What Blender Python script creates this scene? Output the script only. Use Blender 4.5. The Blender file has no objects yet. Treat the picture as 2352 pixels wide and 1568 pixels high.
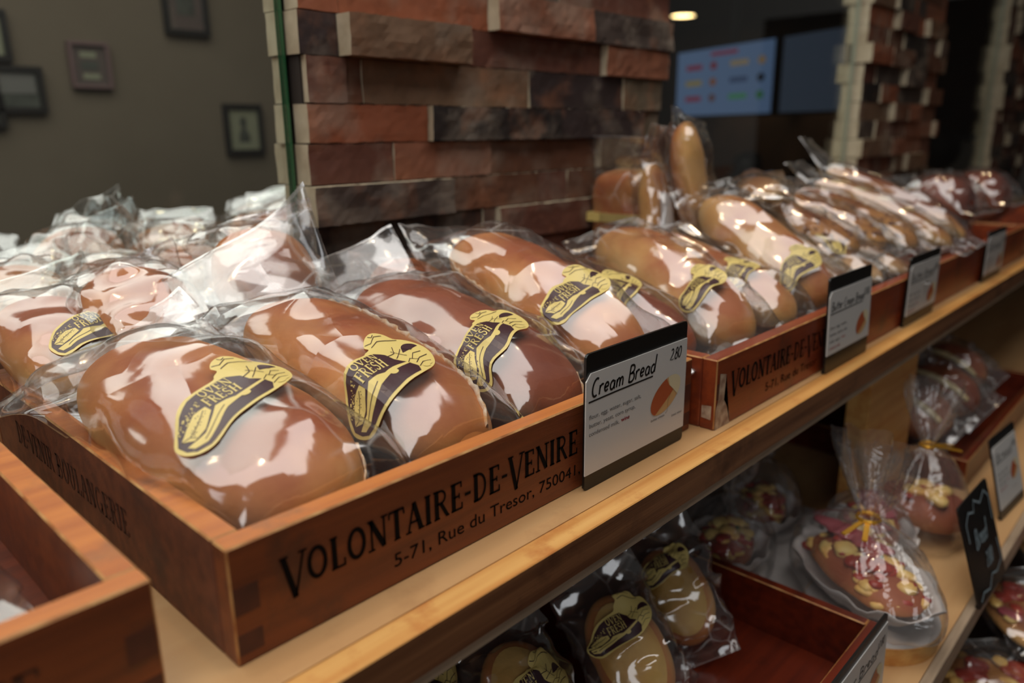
import bpy, bmesh, math, random
import numpy as np
from mathutils import Vector, Matrix, noise
from mathutils.geometry import tessellate_polygon

S = bpy.context.scene
COL = S.collection
PI = math.pi

# ------------------------------------------------------------------ camera
F_PX, YAW, PITCH, ROLL = 1754.56, .8127, .26769, -.00982
cam_d = bpy.data.cameras.new('camera')
cam = bpy.data.objects.new('camera', cam_d)
COL.objects.link(cam)
Fv = Vector((math.sin(YAW)*math.cos(PITCH), math.cos(YAW)*math.cos(PITCH), -math.sin(PITCH)))
Rv = Vector((math.cos(YAW), -math.sin(YAW), 0))
Uv = Rv.cross(Fv)
R2 = Rv*math.cos(ROLL) + Uv*math.sin(ROLL)
U2 = -Rv*math.sin(ROLL) + Uv*math.cos(ROLL)
cam.matrix_world = Matrix(((R2.x, U2.x, -Fv.x, -.1502), (R2.y, U2.y, -Fv.y, -.34405), (R2.z, U2.z, -Fv.z, .27326), (0, 0, 0, 1)))
cam_d.sensor_width = 36
cam_d.lens = F_PX/2352*36
cam_d.clip_start = .01
cam_d.dof.use_dof = True
cam_d.dof.focus_distance = .60
cam_d.dof.aperture_fstop = 3.8
S.camera = cam

# ------------------------------------------------------------------ world, lights, exposure
S.view_settings.view_transform = 'Standard'
S.view_settings.look = 'None'
S.view_settings.gamma = 1
S.view_settings.use_curve_mapping = False
S.view_settings.exposure = 0.0
S.cycles.transparent_max_bounces = 28
S.cycles.max_bounces = 7
S.cycles.diffuse_bounces = 3
S.cycles.glossy_bounces = 3
S.cycles.caustics_reflective = False
S.cycles.caustics_refractive = False
W = bpy.data.worlds.new('World'); S.world = W; W.use_nodes = True
W.node_tree.nodes['Background'].inputs[0].default_value = (.95, .9, .85, 1)
W.node_tree.nodes['Background'].inputs[1].default_value = .05

def area(name, loc, target, sx, sy, power, color):
    d = bpy.data.lights.new(name, 'AREA'); d.shape = 'RECTANGLE'; d.size = sx; d.size_y = sy
    d.energy = power; d.color = color
    o = bpy.data.objects.new(name, d); COL.objects.link(o); o.location = loc
    o.rotation_euler = (Vector(target)-Vector(loc)).to_track_quat('-Z', 'Y').to_euler()
    return o
# unseen area light added overhead, an assumed source for bright tops and bag sheen
area('assumed_overhead_light', (0, .65, 1.68), (0, .65, 0), 2.9, 2.8, 78, (1, .955, .91))
area('front_fill', (-2.2, -1.6, 1.1), (.5, .2, 0), 1.4, 1.2, 11, (.95, .97, 1))  # unseen fill lamp, added at the front left to brighten upright faces

# ------------------------------------------------------------------ materials
def lin(c):
    return tuple(((v/255+.055)/1.055)**2.4 if v/255 > .04045 else v/255/12.92 for v in c)
MATS = {}
def mat(name, c, rough=.6, c2=None, scale=10, stretch=(1, 1, 1), bump=0, bscale=60, spec=.5, metal=0, thr=(.35, .65), emit=None, detail=6):
    """procedural: two colours mixed by stretched noise, bumped by finer noise"""
    if name in MATS: return MATS[name]
    m = bpy.data.materials.new(name); m.use_nodes = True; nt = m.node_tree; N = nt.nodes; Lk = nt.links
    b = N['Principled BSDF']; b.inputs['Roughness'].default_value = rough; b.inputs['Metallic'].default_value = metal
    b.inputs['Specular IOR Level'].default_value = spec
    c = lin(c) if max(c) > 1 else c
    b.inputs['Base Color'].default_value = (*c, 1)
    if c2 is not None or bump:
        tc = N.new('ShaderNodeTexCoord'); mp = N.new('ShaderNodeMapping'); Lk.new(tc.outputs['Object'], mp.inputs[0])
        mp.inputs['Scale'].default_value = stretch
    if c2 is not None:
        c2 = lin(c2) if max(c2) > 1 else c2
        n = N.new('ShaderNodeTexNoise'); n.inputs['Scale'].default_value = scale; n.inputs['Detail'].default_value = detail
        Lk.new(mp.outputs[0], n.inputs['Vector'])
        r = N.new('ShaderNodeValToRGB'); r.color_ramp.elements[0].position = thr[0]; r.color_ramp.elements[1].position = thr[1]
        r.color_ramp.elements[0].color = (*c, 1); r.color_ramp.elements[1].color = (*c2, 1)
        Lk.new(n.outputs[0], r.inputs[0]); Lk.new(r.outputs[0], b.inputs['Base Color'])
    if bump:
        n2 = N.new('ShaderNodeTexNoise'); n2.inputs['Scale'].default_value = bscale; n2.inputs['Detail'].default_value = 4
        Lk.new(mp.outputs[0], n2.inputs['Vector'])
        bp = N.new('ShaderNodeBump'); bp.inputs['Strength'].default_value = bump; bp.inputs['Distance'].default_value = .002
        Lk.new(n2.outputs[0], bp.inputs['Height']); Lk.new(bp.outputs[0], b.inputs['Normal'])
    if emit:
        b.inputs['Emission Color'].default_value = (*lin(emit[0]), 1); b.inputs['Emission Strength'].default_value = emit[1]
    MATS[name] = m
    return m

def speckle(m, col, scale, lo, hi, stretch=None):
    """adds stains of another colour on top of the base colour"""
    nt = m.node_tree; N = nt.nodes; Lk = nt.links; b = N['Principled BSDF']
    src = b.inputs['Base Color'].links[0].from_socket if b.inputs['Base Color'].links else None
    mx = N.new('ShaderNodeMix'); mx.data_type = 'RGBA'
    if src: Lk.new(src, mx.inputs[6])
    else: mx.inputs[6].default_value = b.inputs['Base Color'].default_value
    mx.inputs[7].default_value = (*lin(col), 1)
    tc = N.new('ShaderNodeTexCoord'); mp = N.new('ShaderNodeMapping'); Lk.new(tc.outputs['Object'], mp.inputs[0])
    if stretch: mp.inputs['Scale'].default_value = stretch
    n = N.new('ShaderNodeTexNoise'); n.inputs['Scale'].default_value = scale; n.inputs['Detail'].default_value = 8
    n.inputs['Roughness'].default_value = .65
    Lk.new(mp.outputs[0], n.inputs['Vector'])
    r = N.new('ShaderNodeValToRGB'); r.color_ramp.elements[0].position = lo; r.color_ramp.elements[1].position = hi
    Lk.new(n.outputs[0], r.inputs[0]); Lk.new(r.outputs[0], mx.inputs[0]); Lk.new(mx.outputs[2], b.inputs['Base Color'])
    return m

def wood(name, c, c2, c3, rough=.45, grain=(2, 30, 30), bump=.15):
    m = mat(name, c, rough, c2, 3.0, grain, bump, 25)
    speckle(m, c3, 14, .56, .74)
    return m

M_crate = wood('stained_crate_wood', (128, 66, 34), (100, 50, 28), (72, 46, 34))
M_crate_top = wood('lighter_crate_rim', (190, 116, 56), (168, 96, 48), (118, 84, 62), .42)  # upward rim faces, coloured lighter than the crate's sides
M_crate_edge = mat('bare_worn_edge', (196, 150, 92), .55, (150, 92, 46), 60, (1, 1, 1), .2)
M_crate_in = wood('crate_inside', (112, 52, 30), (90, 42, 26), (60, 36, 26), .35)
M_crate_side = wood('scuffed_crate_side', (122, 70, 46), (96, 54, 38), (62, 50, 44), .6)
M_red = wood('red_varnished_crate_wood', (140, 62, 30), (112, 46, 26), (82, 46, 32), .35)
M_tray = wood('dark_red_tray_wood', (104, 36, 16), (78, 26, 14), (60, 24, 14), .3)
M_burn = mat('burnt_lettering', (16, 11, 8), .9, spec=.1)
M_emboss = mat('pressed_lettering', (70, 38, 24), .7)
M_joint = mat('finger_joint_endgrain', (84, 42, 28), .6, (70, 36, 26), 80)
M_chip = mat('bare_chipped_wood', (186, 164, 140), .7, (140, 110, 90), 120, (1, 1, 1), .3)
M_ply = wood('pale_maple_board', (204, 164, 116), (192, 148, 100), (178, 136, 92), .4, (1.2, 8, 8), .05)
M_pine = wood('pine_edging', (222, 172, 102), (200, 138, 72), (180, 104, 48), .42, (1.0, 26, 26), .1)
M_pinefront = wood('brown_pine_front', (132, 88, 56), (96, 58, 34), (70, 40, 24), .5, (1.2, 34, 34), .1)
M_strip = mat('grey_beige_edge_strip', (172, 150, 126), .5, (150, 130, 108), 20, (1, 10, 10), .1)
M_black = mat('matt_black_plastic', (20, 19, 18), .35)
M_card = mat('white_card', (206, 204, 200), .3)
M_ink = mat('black_marker_ink', (10, 12, 12), .5)
M_inkred = mat('red_print', (170, 20, 50), .5)
M_print = mat('grey_print', (90, 88, 88), .6)
M_gold = mat('sticker_gold', (216, 194, 118), .4)
M_plum = mat('sticker_plum', (62, 36, 42), .35)
M_cream = mat('cream_filling', (240, 224, 200), .55, (214, 160, 100), 150, (1, 1, 1), .5, 200)
M_white = mat('white_paper', (218, 212, 208), .55, (200, 192, 188), 20)
M_wall = mat('taupe_wall_paint', (96, 85, 70), .85, (90, 79, 64), 3)
M_ceil = mat('brown_ceiling', (84, 72, 62), .8)
M_dark = mat('dark_brown_panel', (70, 50, 38), .6, (58, 42, 34), 4)
M_frame = mat('black_picture_frame', (26, 24, 22), .4)
M_mount = mat('picture_mount', (150, 140, 120), .7)
M_print_dark = mat('picture_print_dark', (50, 46, 42), .7, (90, 84, 78), 12)
M_mauve = mat('mauve_frame', (96, 74, 72), .7)
M_tie = mat('gold_tie', (226, 168, 56), .3, metal=.6)
M_floor = mat('dark_floor', (70, 56, 46), .5, (60, 48, 40), 5)
M_chalk = mat('chalk_paint', (120, 134, 140), .8)

def bread_mat(name, top, low, dark, rough=.55, lo=-.45, hi=.35, blotch=.5):
    """baked crust: browned upper side, paler flanks, mottled"""
    m = bpy.data.materials.new(name); m.use_nodes = True; nt = m.node_tree; N = nt.nodes; Lk = nt.links
    b = N['Principled BSDF']; b.inputs['Roughness'].default_value = rough
    b.inputs['Specular IOR Level'].default_value = .3
    tc = N.new('ShaderNodeTexCoord')
    at = N.new('ShaderNodeAttribute'); at.attribute_name = 'bake'
    n = N.new('ShaderNodeTexNoise'); n.inputs['Scale'].default_value = 14; n.inputs['Detail'].default_value = 5
    oi = N.new('ShaderNodeObjectInfo')
    ad = N.new('ShaderNodeVectorMath'); ad.operation = 'ADD'
    sc = N.new('ShaderNodeVectorMath'); sc.operation = 'SCALE'; sc.inputs['Scale'].default_value = 7
    Lk.new(oi.outputs['Location'], sc.inputs[0]); Lk.new(tc.outputs['Object'], ad.inputs[0]); Lk.new(sc.outputs[0], ad.inputs[1])
    Lk.new(ad.outputs[0], n.inputs['Vector'])
    # bake factor + noise
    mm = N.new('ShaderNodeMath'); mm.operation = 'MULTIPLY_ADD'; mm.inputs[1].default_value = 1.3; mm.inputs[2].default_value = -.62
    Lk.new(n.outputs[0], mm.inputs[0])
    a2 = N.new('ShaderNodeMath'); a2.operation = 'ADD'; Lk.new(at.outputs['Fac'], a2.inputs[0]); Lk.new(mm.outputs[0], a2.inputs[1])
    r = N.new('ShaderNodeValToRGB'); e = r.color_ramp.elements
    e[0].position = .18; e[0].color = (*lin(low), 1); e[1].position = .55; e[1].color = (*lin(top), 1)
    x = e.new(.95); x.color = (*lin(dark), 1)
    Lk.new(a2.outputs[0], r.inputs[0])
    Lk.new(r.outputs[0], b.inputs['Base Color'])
    n2 = N.new('ShaderNodeTexNoise'); n2.inputs['Scale'].default_value = 260; n2.inputs['Detail'].default_value = 3
    Lk.new(tc.outputs['Object'], n2.inputs['Vector'])
    bp = N.new('ShaderNodeBump'); bp.inputs['Strength'].default_value = .25; bp.inputs['Distance'].default_value = .001
    Lk.new(n2.outputs[0], bp.inputs['Height']); Lk.new(bp.outputs[0], b.inputs['Normal'])
    return m
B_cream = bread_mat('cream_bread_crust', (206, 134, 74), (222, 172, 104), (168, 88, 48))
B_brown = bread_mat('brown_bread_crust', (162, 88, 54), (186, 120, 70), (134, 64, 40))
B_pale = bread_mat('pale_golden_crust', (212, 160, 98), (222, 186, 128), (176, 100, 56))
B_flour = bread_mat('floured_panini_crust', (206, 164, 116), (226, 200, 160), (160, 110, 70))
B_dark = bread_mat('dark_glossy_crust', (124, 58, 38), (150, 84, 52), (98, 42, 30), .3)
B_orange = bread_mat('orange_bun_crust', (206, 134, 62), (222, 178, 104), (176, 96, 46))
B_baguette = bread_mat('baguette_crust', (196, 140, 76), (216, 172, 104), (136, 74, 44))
B_yellow = mat('yellow_biscuit_crust', (216, 160, 74), .6, (226, 184, 104), 20, (1, 1, 1), .6, 90)
B_crumb = mat('pale_crumb', (228, 200, 140), .7, (240, 222, 176), 40, (1, 1, 1), .4)
T_nut = mat('nut_crumble', (150, 98, 60), .7, (110, 64, 40), 60)
T_ham = mat('ham_slices', (176, 84, 92), .4, (150, 56, 70), 30)
T_cheese = mat('melted_cheese', (236, 208, 128), .4, (226, 170, 90), 30)
T_sauce = mat('tomato_sauce', (176, 52, 34), .35, (140, 36, 26), 30)
T_green = mat('green_herbs', (84, 92, 50), .6)

def film_mat(name, haze, refl, rough, tint=(1, 1, 1), bump=.35, bs=26, facet=0):
    m = bpy.data.materials.new(name); m.use_nodes = True; nt = m.node_tree; N = nt.nodes; Lk = nt.links
    N.remove(N['Principled BSDF']); out = N['Material Output']
    tr = N.new('ShaderNodeBsdfTransparent'); tr.inputs[0].default_value = (*tint, 1)
    gl = N.new('ShaderNodeBsdfGlossy'); gl.inputs['Roughness'].default_value = rough
    df = N.new('ShaderNodeBsdfDiffuse'); df.inputs[0].default_value = (.85, .83, .8, 1)
    lw = N.new('ShaderNodeLayerWeight'); lw.inputs['Blend'].default_value = .5
    pw = N.new('ShaderNodeMath'); pw.operation = 'POWER'; pw.inputs[1].default_value = 3.0
    Lk.new(lw.outputs['Facing'], pw.inputs[0])
    ma = N.new('ShaderNodeMath'); ma.operation = 'MULTIPLY_ADD'; ma.inputs[1].default_value = .66; ma.inputs[2].default_value = refl
    Lk.new(pw.outputs[0], ma.inputs[0])
    m1 = N.new('ShaderNodeMixShader'); m1.inputs[0].default_value = haze
    Lk.new(tr.outputs[0], m1.inputs[1]); Lk.new(df.outputs[0], m1.inputs[2])
    m2 = N.new('ShaderNodeMixShader'); Lk.new(ma.outputs[0], m2.inputs[0]); Lk.new(m1.outputs[0], m2.inputs[1]); Lk.new(gl.outputs[0], m2.inputs[2])
    Lk.new(m2.outputs[0], out.inputs['Surface'])
    tc = N.new('ShaderNodeTexCoord')
    n = N.new('ShaderNodeTexNoise'); n.inputs['Scale'].default_value = bs; n.inputs['Detail'].default_value = 1.5
    n.inputs['Distortion'].default_value = 1.2
    Lk.new(tc.outputs['Object'], n.inputs['Vector'])
    # ridged: |n-.5|
    s = N.new('ShaderNodeMath'); s.operation = 'SUBTRACT'; s.inputs[1].default_value = .5; Lk.new(n.outputs[0], s.inputs[0])
    ab = N.new('ShaderNodeMath'); ab.operation = 'ABSOLUTE'; Lk.new(s.outputs[0], ab.inputs[0])
    bp = N.new('ShaderNodeBump'); bp.inputs['Strength'].default_value = bump; bp.inputs['Distance'].default_value = .006
    Lk.new(ab.outputs[0], bp.inputs['Height'])
    if facet:
        # creased film: every crease-bounded facet is tilted a little its own way
        oi = N.new('ShaderNodeObjectInfo'); av = N.new('ShaderNodeVectorMath'); av.operation = 'ADD'
        nz = N.new('ShaderNodeTexNoise'); nz.inputs['Scale'].default_value = 9; Lk.new(tc.outputs['Object'], nz.inputs['Vector'])
        ns = N.new('ShaderNodeVectorMath'); ns.operation = 'SCALE'; ns.inputs['Scale'].default_value = .05; Lk.new(nz.outputs['Color'], ns.inputs[0])
        Lk.new(tc.outputs['Object'], av.inputs[0]); Lk.new(ns.outputs[0], av.inputs[1])
        a3 = N.new('ShaderNodeVectorMath'); a3.operation = 'ADD'; Lk.new(av.outputs[0], a3.inputs[0]); Lk.new(oi.outputs['Location'], a3.inputs[1])
        vo = N.new('ShaderNodeTexVoronoi'); vo.inputs['Scale'].default_value = 19; Lk.new(a3.outputs[0], vo.inputs['Vector'])
        sb_ = N.new('ShaderNodeVectorMath'); sb_.operation = 'SUBTRACT'; sb_.inputs[1].default_value = (.5, .5, .5); Lk.new(vo.outputs['Color'], sb_.inputs[0])
        sc_ = N.new('ShaderNodeVectorMath'); sc_.operation = 'SCALE'; sc_.inputs['Scale'].default_value = facet; Lk.new(sb_.outputs[0], sc_.inputs[0])
        a4 = N.new('ShaderNodeVectorMath'); a4.operation = 'ADD'; Lk.new(bp.outputs[0], a4.inputs[0]); Lk.new(sc_.outputs[0], a4.inputs[1])
        ve = N.new('ShaderNodeTexVoronoi'); ve.feature = 'DISTANCE_TO_EDGE'; ve.inputs['Scale'].default_value = 19; Lk.new(a3.outputs[0], ve.inputs['Vector'])
        rc = N.new('ShaderNodeValToRGB'); rc.color_ramp.elements[0].position = .0; rc.color_ramp.elements[0].color = (1, 1, 1, 1); rc.color_ramp.elements[1].position = .035; rc.color_ramp.elements[1].color = (0, 0, 0, 1)
        Lk.new(ve.outputs[0], rc.inputs[0])
        rn = N.new('ShaderNodeValToRGB'); rn.color_ramp.elements[0].position = .5; rn.color_ramp.elements[1].position = .66; Lk.new(nz.outputs[0], rn.inputs[0])
        mu = N.new('ShaderNodeMath'); mu.operation = 'MULTIPLY'; Lk.new(rc.outputs[0], mu.inputs[0]); Lk.new(rn.outputs[0], mu.inputs[1])
        mh = N.new('ShaderNodeMath'); mh.operation = 'MULTIPLY_ADD'; mh.inputs[1].default_value = .4; mh.inputs[2].default_value = haze; Lk.new(mu.outputs[0], mh.inputs[0]); Lk.new(mh.outputs[0], m1.inputs[0])  # crease glints painted in as pale diffuse lines along the facet borders
        nn = N.new('ShaderNodeVectorMath'); nn.operation = 'NORMALIZE'; Lk.new(a4.outputs[0], nn.inputs[0]); Lk.new(nn.outputs[0], gl.inputs['Normal'])
    else:
        Lk.new(bp.outputs[0], gl.inputs['Normal'])
    return m
M_film = film_mat('clear_film_bag', .025, .165, .12, bump=.10, bs=16, facet=.22)
M_film2 = film_mat('clear_tied_bag', .045, .10, .06, bump=.6, bs=40)
M_seam = film_mat('film_seam', .22, .25, .15)
M_glass = film_mat('clear_glass', .004, .05, .0, (.95, .985, .965), 0)
M_gedge = mat('green_glass_edge', (40, 92, 58), .15, spec=.8)
M_gedge2 = mat('pale_glass_edge', (196, 204, 184), .2, spec=.8)

# ------------------------------------------------------------------ object helpers
def link(o, parent=None):
    COL.objects.link(o)
    if parent: o.parent = parent
    return o
def empty(name, loc=(0, 0, 0), label=None, cat=None, group=None, M=None):
    o = bpy.data.objects.new(name, None); o.empty_display_size = .02
    link(o); o.location = loc
    if M is not None: o.matrix_world = M
    tag(o, label, cat, group)
    return o
def tag(o, label=None, cat=None, group=None, kind=None):
    if label: o['label'] = label
    if cat: o['category'] = cat
    if group: o['group'] = group
    if kind: o['kind'] = kind
    return o
def from_bm(name, bm, mats, parent=None, smooth=False):
    me = bpy.data.meshes.new(name)
    if not isinstance(mats, (list, tuple)): mats = [mats]
    for m in mats: me.materials.append(m)
    bm.normal_update(); bm.to_mesh(me); bm.free()
    if smooth: me.shade_smooth()
    return link(bpy.data.objects.new(name, me), parent)
def from_np(name, V, Fc, mats, parent=None, smooth=True, midx=None, attr=None):
    me = bpy.data.meshes.new(name)
    if not isinstance(mats, (list, tuple)): mats = [mats]
    for m in mats: me.materials.append(m)
    me.from_pydata([tuple(map(float, v)) for v in V], [], [tuple(int(i) for i in f) for f in Fc])
    if midx is not None: me.polygons.foreach_set('material_index', midx)
    if attr is not None:
        a = me.attributes.new('bake', 'FLOAT', 'POINT'); a.data.foreach_set('value', [float(x) for x in attr])
    if smooth: me.shade_smooth()
    me.update()
    return link(bpy.data.objects.new(name, me), parent)
def add_box(bm, x0, x1, y0, y1, z0, z1, mi=0, bev=0, bmi=None, jit=0, rnd=None):
    vs = [bm.verts.new(((x0, x1)[i & 1], (y0, y1)[(i >> 1) & 1], (z0, z1)[(i >> 2) & 1])) for i in range(8)]
    if jit:
        for v in vs: v.co += Vector([rnd.uniform(-jit, jit) for _ in range(3)])
    fs = []
    for idx in ((0, 2, 3, 1), (4, 5, 7, 6), (0, 1, 5, 4), (2, 6, 7, 3), (0, 4, 6, 2), (1, 3, 7, 5)):
        f = bm.faces.new([vs[i] for i in idx]); f.material_index = mi; fs.append(f)
    if bev:
        es = list({e for f in fs for e in f.edges})
        r = bmesh.ops.bevel(bm, geom=es, offset=bev, segments=1, affect='EDGES', profile=.5)
        if bmi is not None:
            for f in r['faces']: f.material_index = bmi
    return fs
def box(name, x0, x1, y0, y1, z0, z1, m, parent=None, bev=0):
    bm = bmesh.new(); add_box(bm, x0, x1, y0, y1, z0, z1, 0, bev)
    return from_bm(name, bm, m, parent)
def struct(o): o['kind'] = 'structure'; return o
def ribbon(bm, pts, w, T, mi=0, w2=None):
    """flat stroke along pts (2D) with width w; T maps (x,y)->3D"""
    n = len(pts)
    if n < 2: return
    L, Rr = [], []
    for i in range(n):
        a = Vector(pts[max(i-1, 0)]); b = Vector(pts[min(i+1, n-1)])
        d = (b-a).normalized() if (b-a).length > 1e-9 else Vector((1, 0))
        nn = Vector((-d.y, d.x)); ww = w if w2 is None else w+(w2-w)*i/(n-1)
        p = Vector(pts[i])
        L.append(bm.verts.new(T(*(p+nn*ww/2)))); Rr.append(bm.verts.new(T(*(p-nn*ww/2))))
    for i in range(n-1):
        f = bm.faces.new((Rr[i], Rr[i+1], L[i+1], L[i])); f.material_index = mi
def arc(cx, cy, rx, ry, a0, a1, n=14):
    return [(cx+rx*math.cos(math.radians(a0+(a1-a0)*i/n)), cy+ry*math.sin(math.radians(a0+(a1-a0)*i/n))) for i in range(n+1)]

# --- serif display letters: strokes in a 1-high box; (pts, width)
TH, TN = .17, .07
def sb(x, y, w=.26, h=.06): return ([(x-w/2, y), (x+w/2, y)], h)
SER = {
 'V': (.74, [([(.10, .97), (.38, .02)], TH), ([(.38, .02), (.68, .97)], TN), sb(.12, .97), sb(.66, .97)]),
 'O': (.76, [(arc(.38, .5, .27, .44, 0, 360, 26), .13)]),
 'L': (.62, [([(.2, .02), (.2, .98)], TH), sb(.2, .97), ([(.08, .03), (.56, .03)], TN), ([(.55, .0), (.55, .24)], .06)]),
 'N': (.82, [([(.18, .02), (.18, .98)], TN), ([(.16, .97), (.64, .03)], TH), ([(.66, .02), (.66, .98)], TN), sb(.16, .03), sb(.14, .97, .2), sb(.68, .97)]),
 'T': (.68, [([(.34, .02), (.34, .98)], TH), ([(.05, .96), (.63, .96)], .08), ([(.06, .98), (.04, .76)], .06), ([(.62, .98), (.64, .76)], .06), sb(.34, .03)]),
 'A': (.78, [([(.12, .03), (.37, .98)], TN), ([(.37, .98), (.64, .03)], TH), ([(.22, .34), (.55, .34)], TN), sb(.12, .03, .24), sb(.66, .03)]),
 'I': (.36, [([(.18, .02), (.18, .98)], TH), sb(.18, .97), sb(.18, .03)]),
 'R': (.76, [([(.2, .02), (.2, .98)], TH), sb(.16, .97, .2), sb(.2, .03), ([(.2, .95)]+arc(.38, .74, .2, .21, 90, -90, 12)+[(.2, .53)], .08), ([(.38, .53), (.66, .03)], .13), sb(.68, .03, .14)]),
 'E': (.66, [([(.2, .02), (.2, .98)], TH), ([(.08, .96), (.56, .96)], TN), ([(.08, .04), (.58, .04)], TN), ([(.2, .5), (.46, .5)], TN), ([(.56, .99), (.56, .78)], .06), ([(.58, .01), (.58, .24)], .06), ([(.46, .4), (.46, .6)], .05)]),
 'D': (.78, [([(.2, .02), (.2, .98)], TH), ([(.08, .96), (.3, .96)]+arc(.32, .5, .33, .46, 90, -90, 16)+[(.08, .04)], .09)]),
 '-': (.40, [([(.06, .45), (.34, .45)], .1)]),
 'B': (.74, [([(.2, .02), (.2, .98)], TH), ([(.08, .96)]+arc(.38, .74, .19, .22, 90, -90, 10)+[(.2, .52)], .08), ([(.2, .52)]+arc(.4, .28, .22, .24, 90, -90, 10)+[(.08, .04)], .09)]),
 'U': (.78, [([(.18, .98), (.18, .3)]+arc(.38, .3, .2, .27, 180, 360, 10)+[(.6, .98)], .11), sb(.18, .97), sb(.6, .97, .2)]),
 'G': (.78, [(arc(.4, .5, .28, .45, 50, 330, 20), .11), ([(.62, .02), (.62, .42)], .12), sb(.6, .42, .26)]),
 'F': (.64, [([(.2, .02), (.2, .98)], TH), sb(.2, .03), ([(.08, .96), (.56, .96)], TN), ([(.2, .5), (.46, .5)], TN), ([(.56, .99), (.56, .76)], .06), ([(.46, .4), (.46, .6)], .05)]),
 'S': (.62, [(arc(.31, .73, .18, .22, 20, 270, 12)+arc(.31, .27, .2, .24, 90, -160, 12), .12)]),
 'H': (.82, [([(.2, .02), (.2, .98)], TH), ([(.64, .02), (.64, .98)], TH), ([(.2, .5), (.64, .5)], TN), sb(.2, .97), sb(.2, .03), sb(.64, .97), sb(.64, .03)]),
 ' ': (.4, []),
}
# handwritten marker letters
HW = {
 'C': (.62, [arc(.36, .5, .27, .5, 60, 300, 14)]),
 'r': (.42, [[(.08, .55), (.1, .02)], arc(.26, .34, .17, .22, 170, 50, 6)]),
 'e': (.50, [[(.08, .28), (.38, .34)]+arc(.24, .32, .16, .24, 20, 320, 12)]),
 'a': (.54, [arc(.24, .27, .17, .25, 50, 380, 14), [(.42, .5), (.42, .08), (.5, .02)]]),
 'm': (.76, [[(.08, .5), (.1, .02)], [(.1, .3)]+arc(.23, .34, .12, .18, 160, 0, 6)+[(.36, .02)], [(.36, .3)]+arc(.49, .34, .12, .18, 160, 0, 6)+[(.63, .02)]]),
 'B': (.62, [[(.1, 1), (.1, 0)], [(.1, .98)]+arc(.28, .76, .2, .22, 90, -90, 8)+[(.1, .5)]+arc(.3, .26, .24, .26, 90, -90, 8)+[(.1, .02)]]),
 'd': (.56, [arc(.24, .27, .17, .25, 50, 380, 14), [(.44, 1.1), (.43, .02)]]),
 'u': (.54, [[(.08, .5), (.09, .15), (.2, .02), (.35, .12), (.42, .5)], [(.42, .5), (.44, .02)]]),
 't': (.40, [[(.2, .9), (.18, .08), (.32, .02)], [(.04, .58), (.36, .6)]]),
 '2': (.52, [arc(.25, .72, .18, .24, 150, -30, 8)+[(.06, .04), (.46, .05)]]),
 '8': (.52, [arc(.26, .74, .15, .22, 270, -90, 14), arc(.26, .26, .19, .26, 90, 450, 14)]),
 '0': (.54, [arc(.27, .5, .2, .47, 80, 440, 18)]),
 '.': (.18, [[(.06, .02), (.12, .06)]]),
 ' ': (.34, []),
}
def serif_text(bm, s, x, y, h, T, mi=0, sx=1.0, big=True):
    """small-capitals line; returns end x"""
    for i, ch in enumerate(s):
        w, st = SER[ch]
        hh = h*1.35 if (big and ch == 'V') else h; yy = y-(h*.28 if (big and ch == 'V') else 0)
        for pts, t in st:
            P = [(x+p[0]*h*sx*(1.12 if hh > h else 1), yy+p[1]*hh) for p in pts]
            ribbon(bm, P, t*h, T, mi)
        x += w*h*sx*(1.1 if hh > h else 1)
    return x
def hand_text(bm, s, x, y, h, T, mi=0, sx=1.0, slant=.22, t=.1):
    for ch in s:
        w, st = HW[ch]
        for pts in st: ribbon(bm, [(x+(p[0]*sx+p[1]*slant)*h, y+p[1]*h) for p in pts], t*h, T, mi)
        x += w*h*sx
    return x
_fc = {}
def font_mesh(s):
    if s in _fc: return _fc[s]
    cu = bpy.data.curves.new('txt', 'FONT'); cu.body = s; cu.size = 1; cu.resolution_u = 3
    o = bpy.data.objects.new('txt', cu); COL.objects.link(o)
    dg = bpy.context.evaluated_depsgraph_get(); dg.update()
    me = bpy.data.meshes.new_from_object(o.evaluated_get(dg))
    V = [v.co.copy() for v in me.vertices]; Fc = [tuple(p.vertices) for p in me.polygons]
    w = max((v.x for v in V), default=0)
    bpy.data.objects.remove(o); bpy.data.curves.remove(cu); bpy.data.meshes.remove(me)
    _fc[s] = (V, Fc, w); return _fc[s]
def font_text(bm, s, x, y, h, T, mi=0, width=None, slant=0):
    V, Fc, w = font_mesh(s); k = h/.72; kx = k if width is None else width/w
    vs = [bm.verts.new(T(x+v.x*kx+v.y*k*slant, y+v.y*k)) for v in V]
    for f in Fc:
        try: q = bm.faces.new([vs[i] for i in f]); q.material_index = mi
        except ValueError: pass

# ------------------------------------------------------------------ room shell
struct(box('floor', -4, 11, -4, 7.1, -.95, -.9, M_floor))
struct(box('wall_back', -4, 3.2, 2.5, 2.6, -.9, 1.75, M_wall))
struct(box('ceiling', -4, 11, -.2, 7.1, 1.75, 1.85, M_ceil))
# dark service area further in
struct(box('wall_right', 10.6, 10.7, -4, 7, -.9, 1.75, M_dark))
struct(box('wall_far', 3.2, 10.6, 7.0, 7.1, -.9, 1.75, M_dark))

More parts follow.
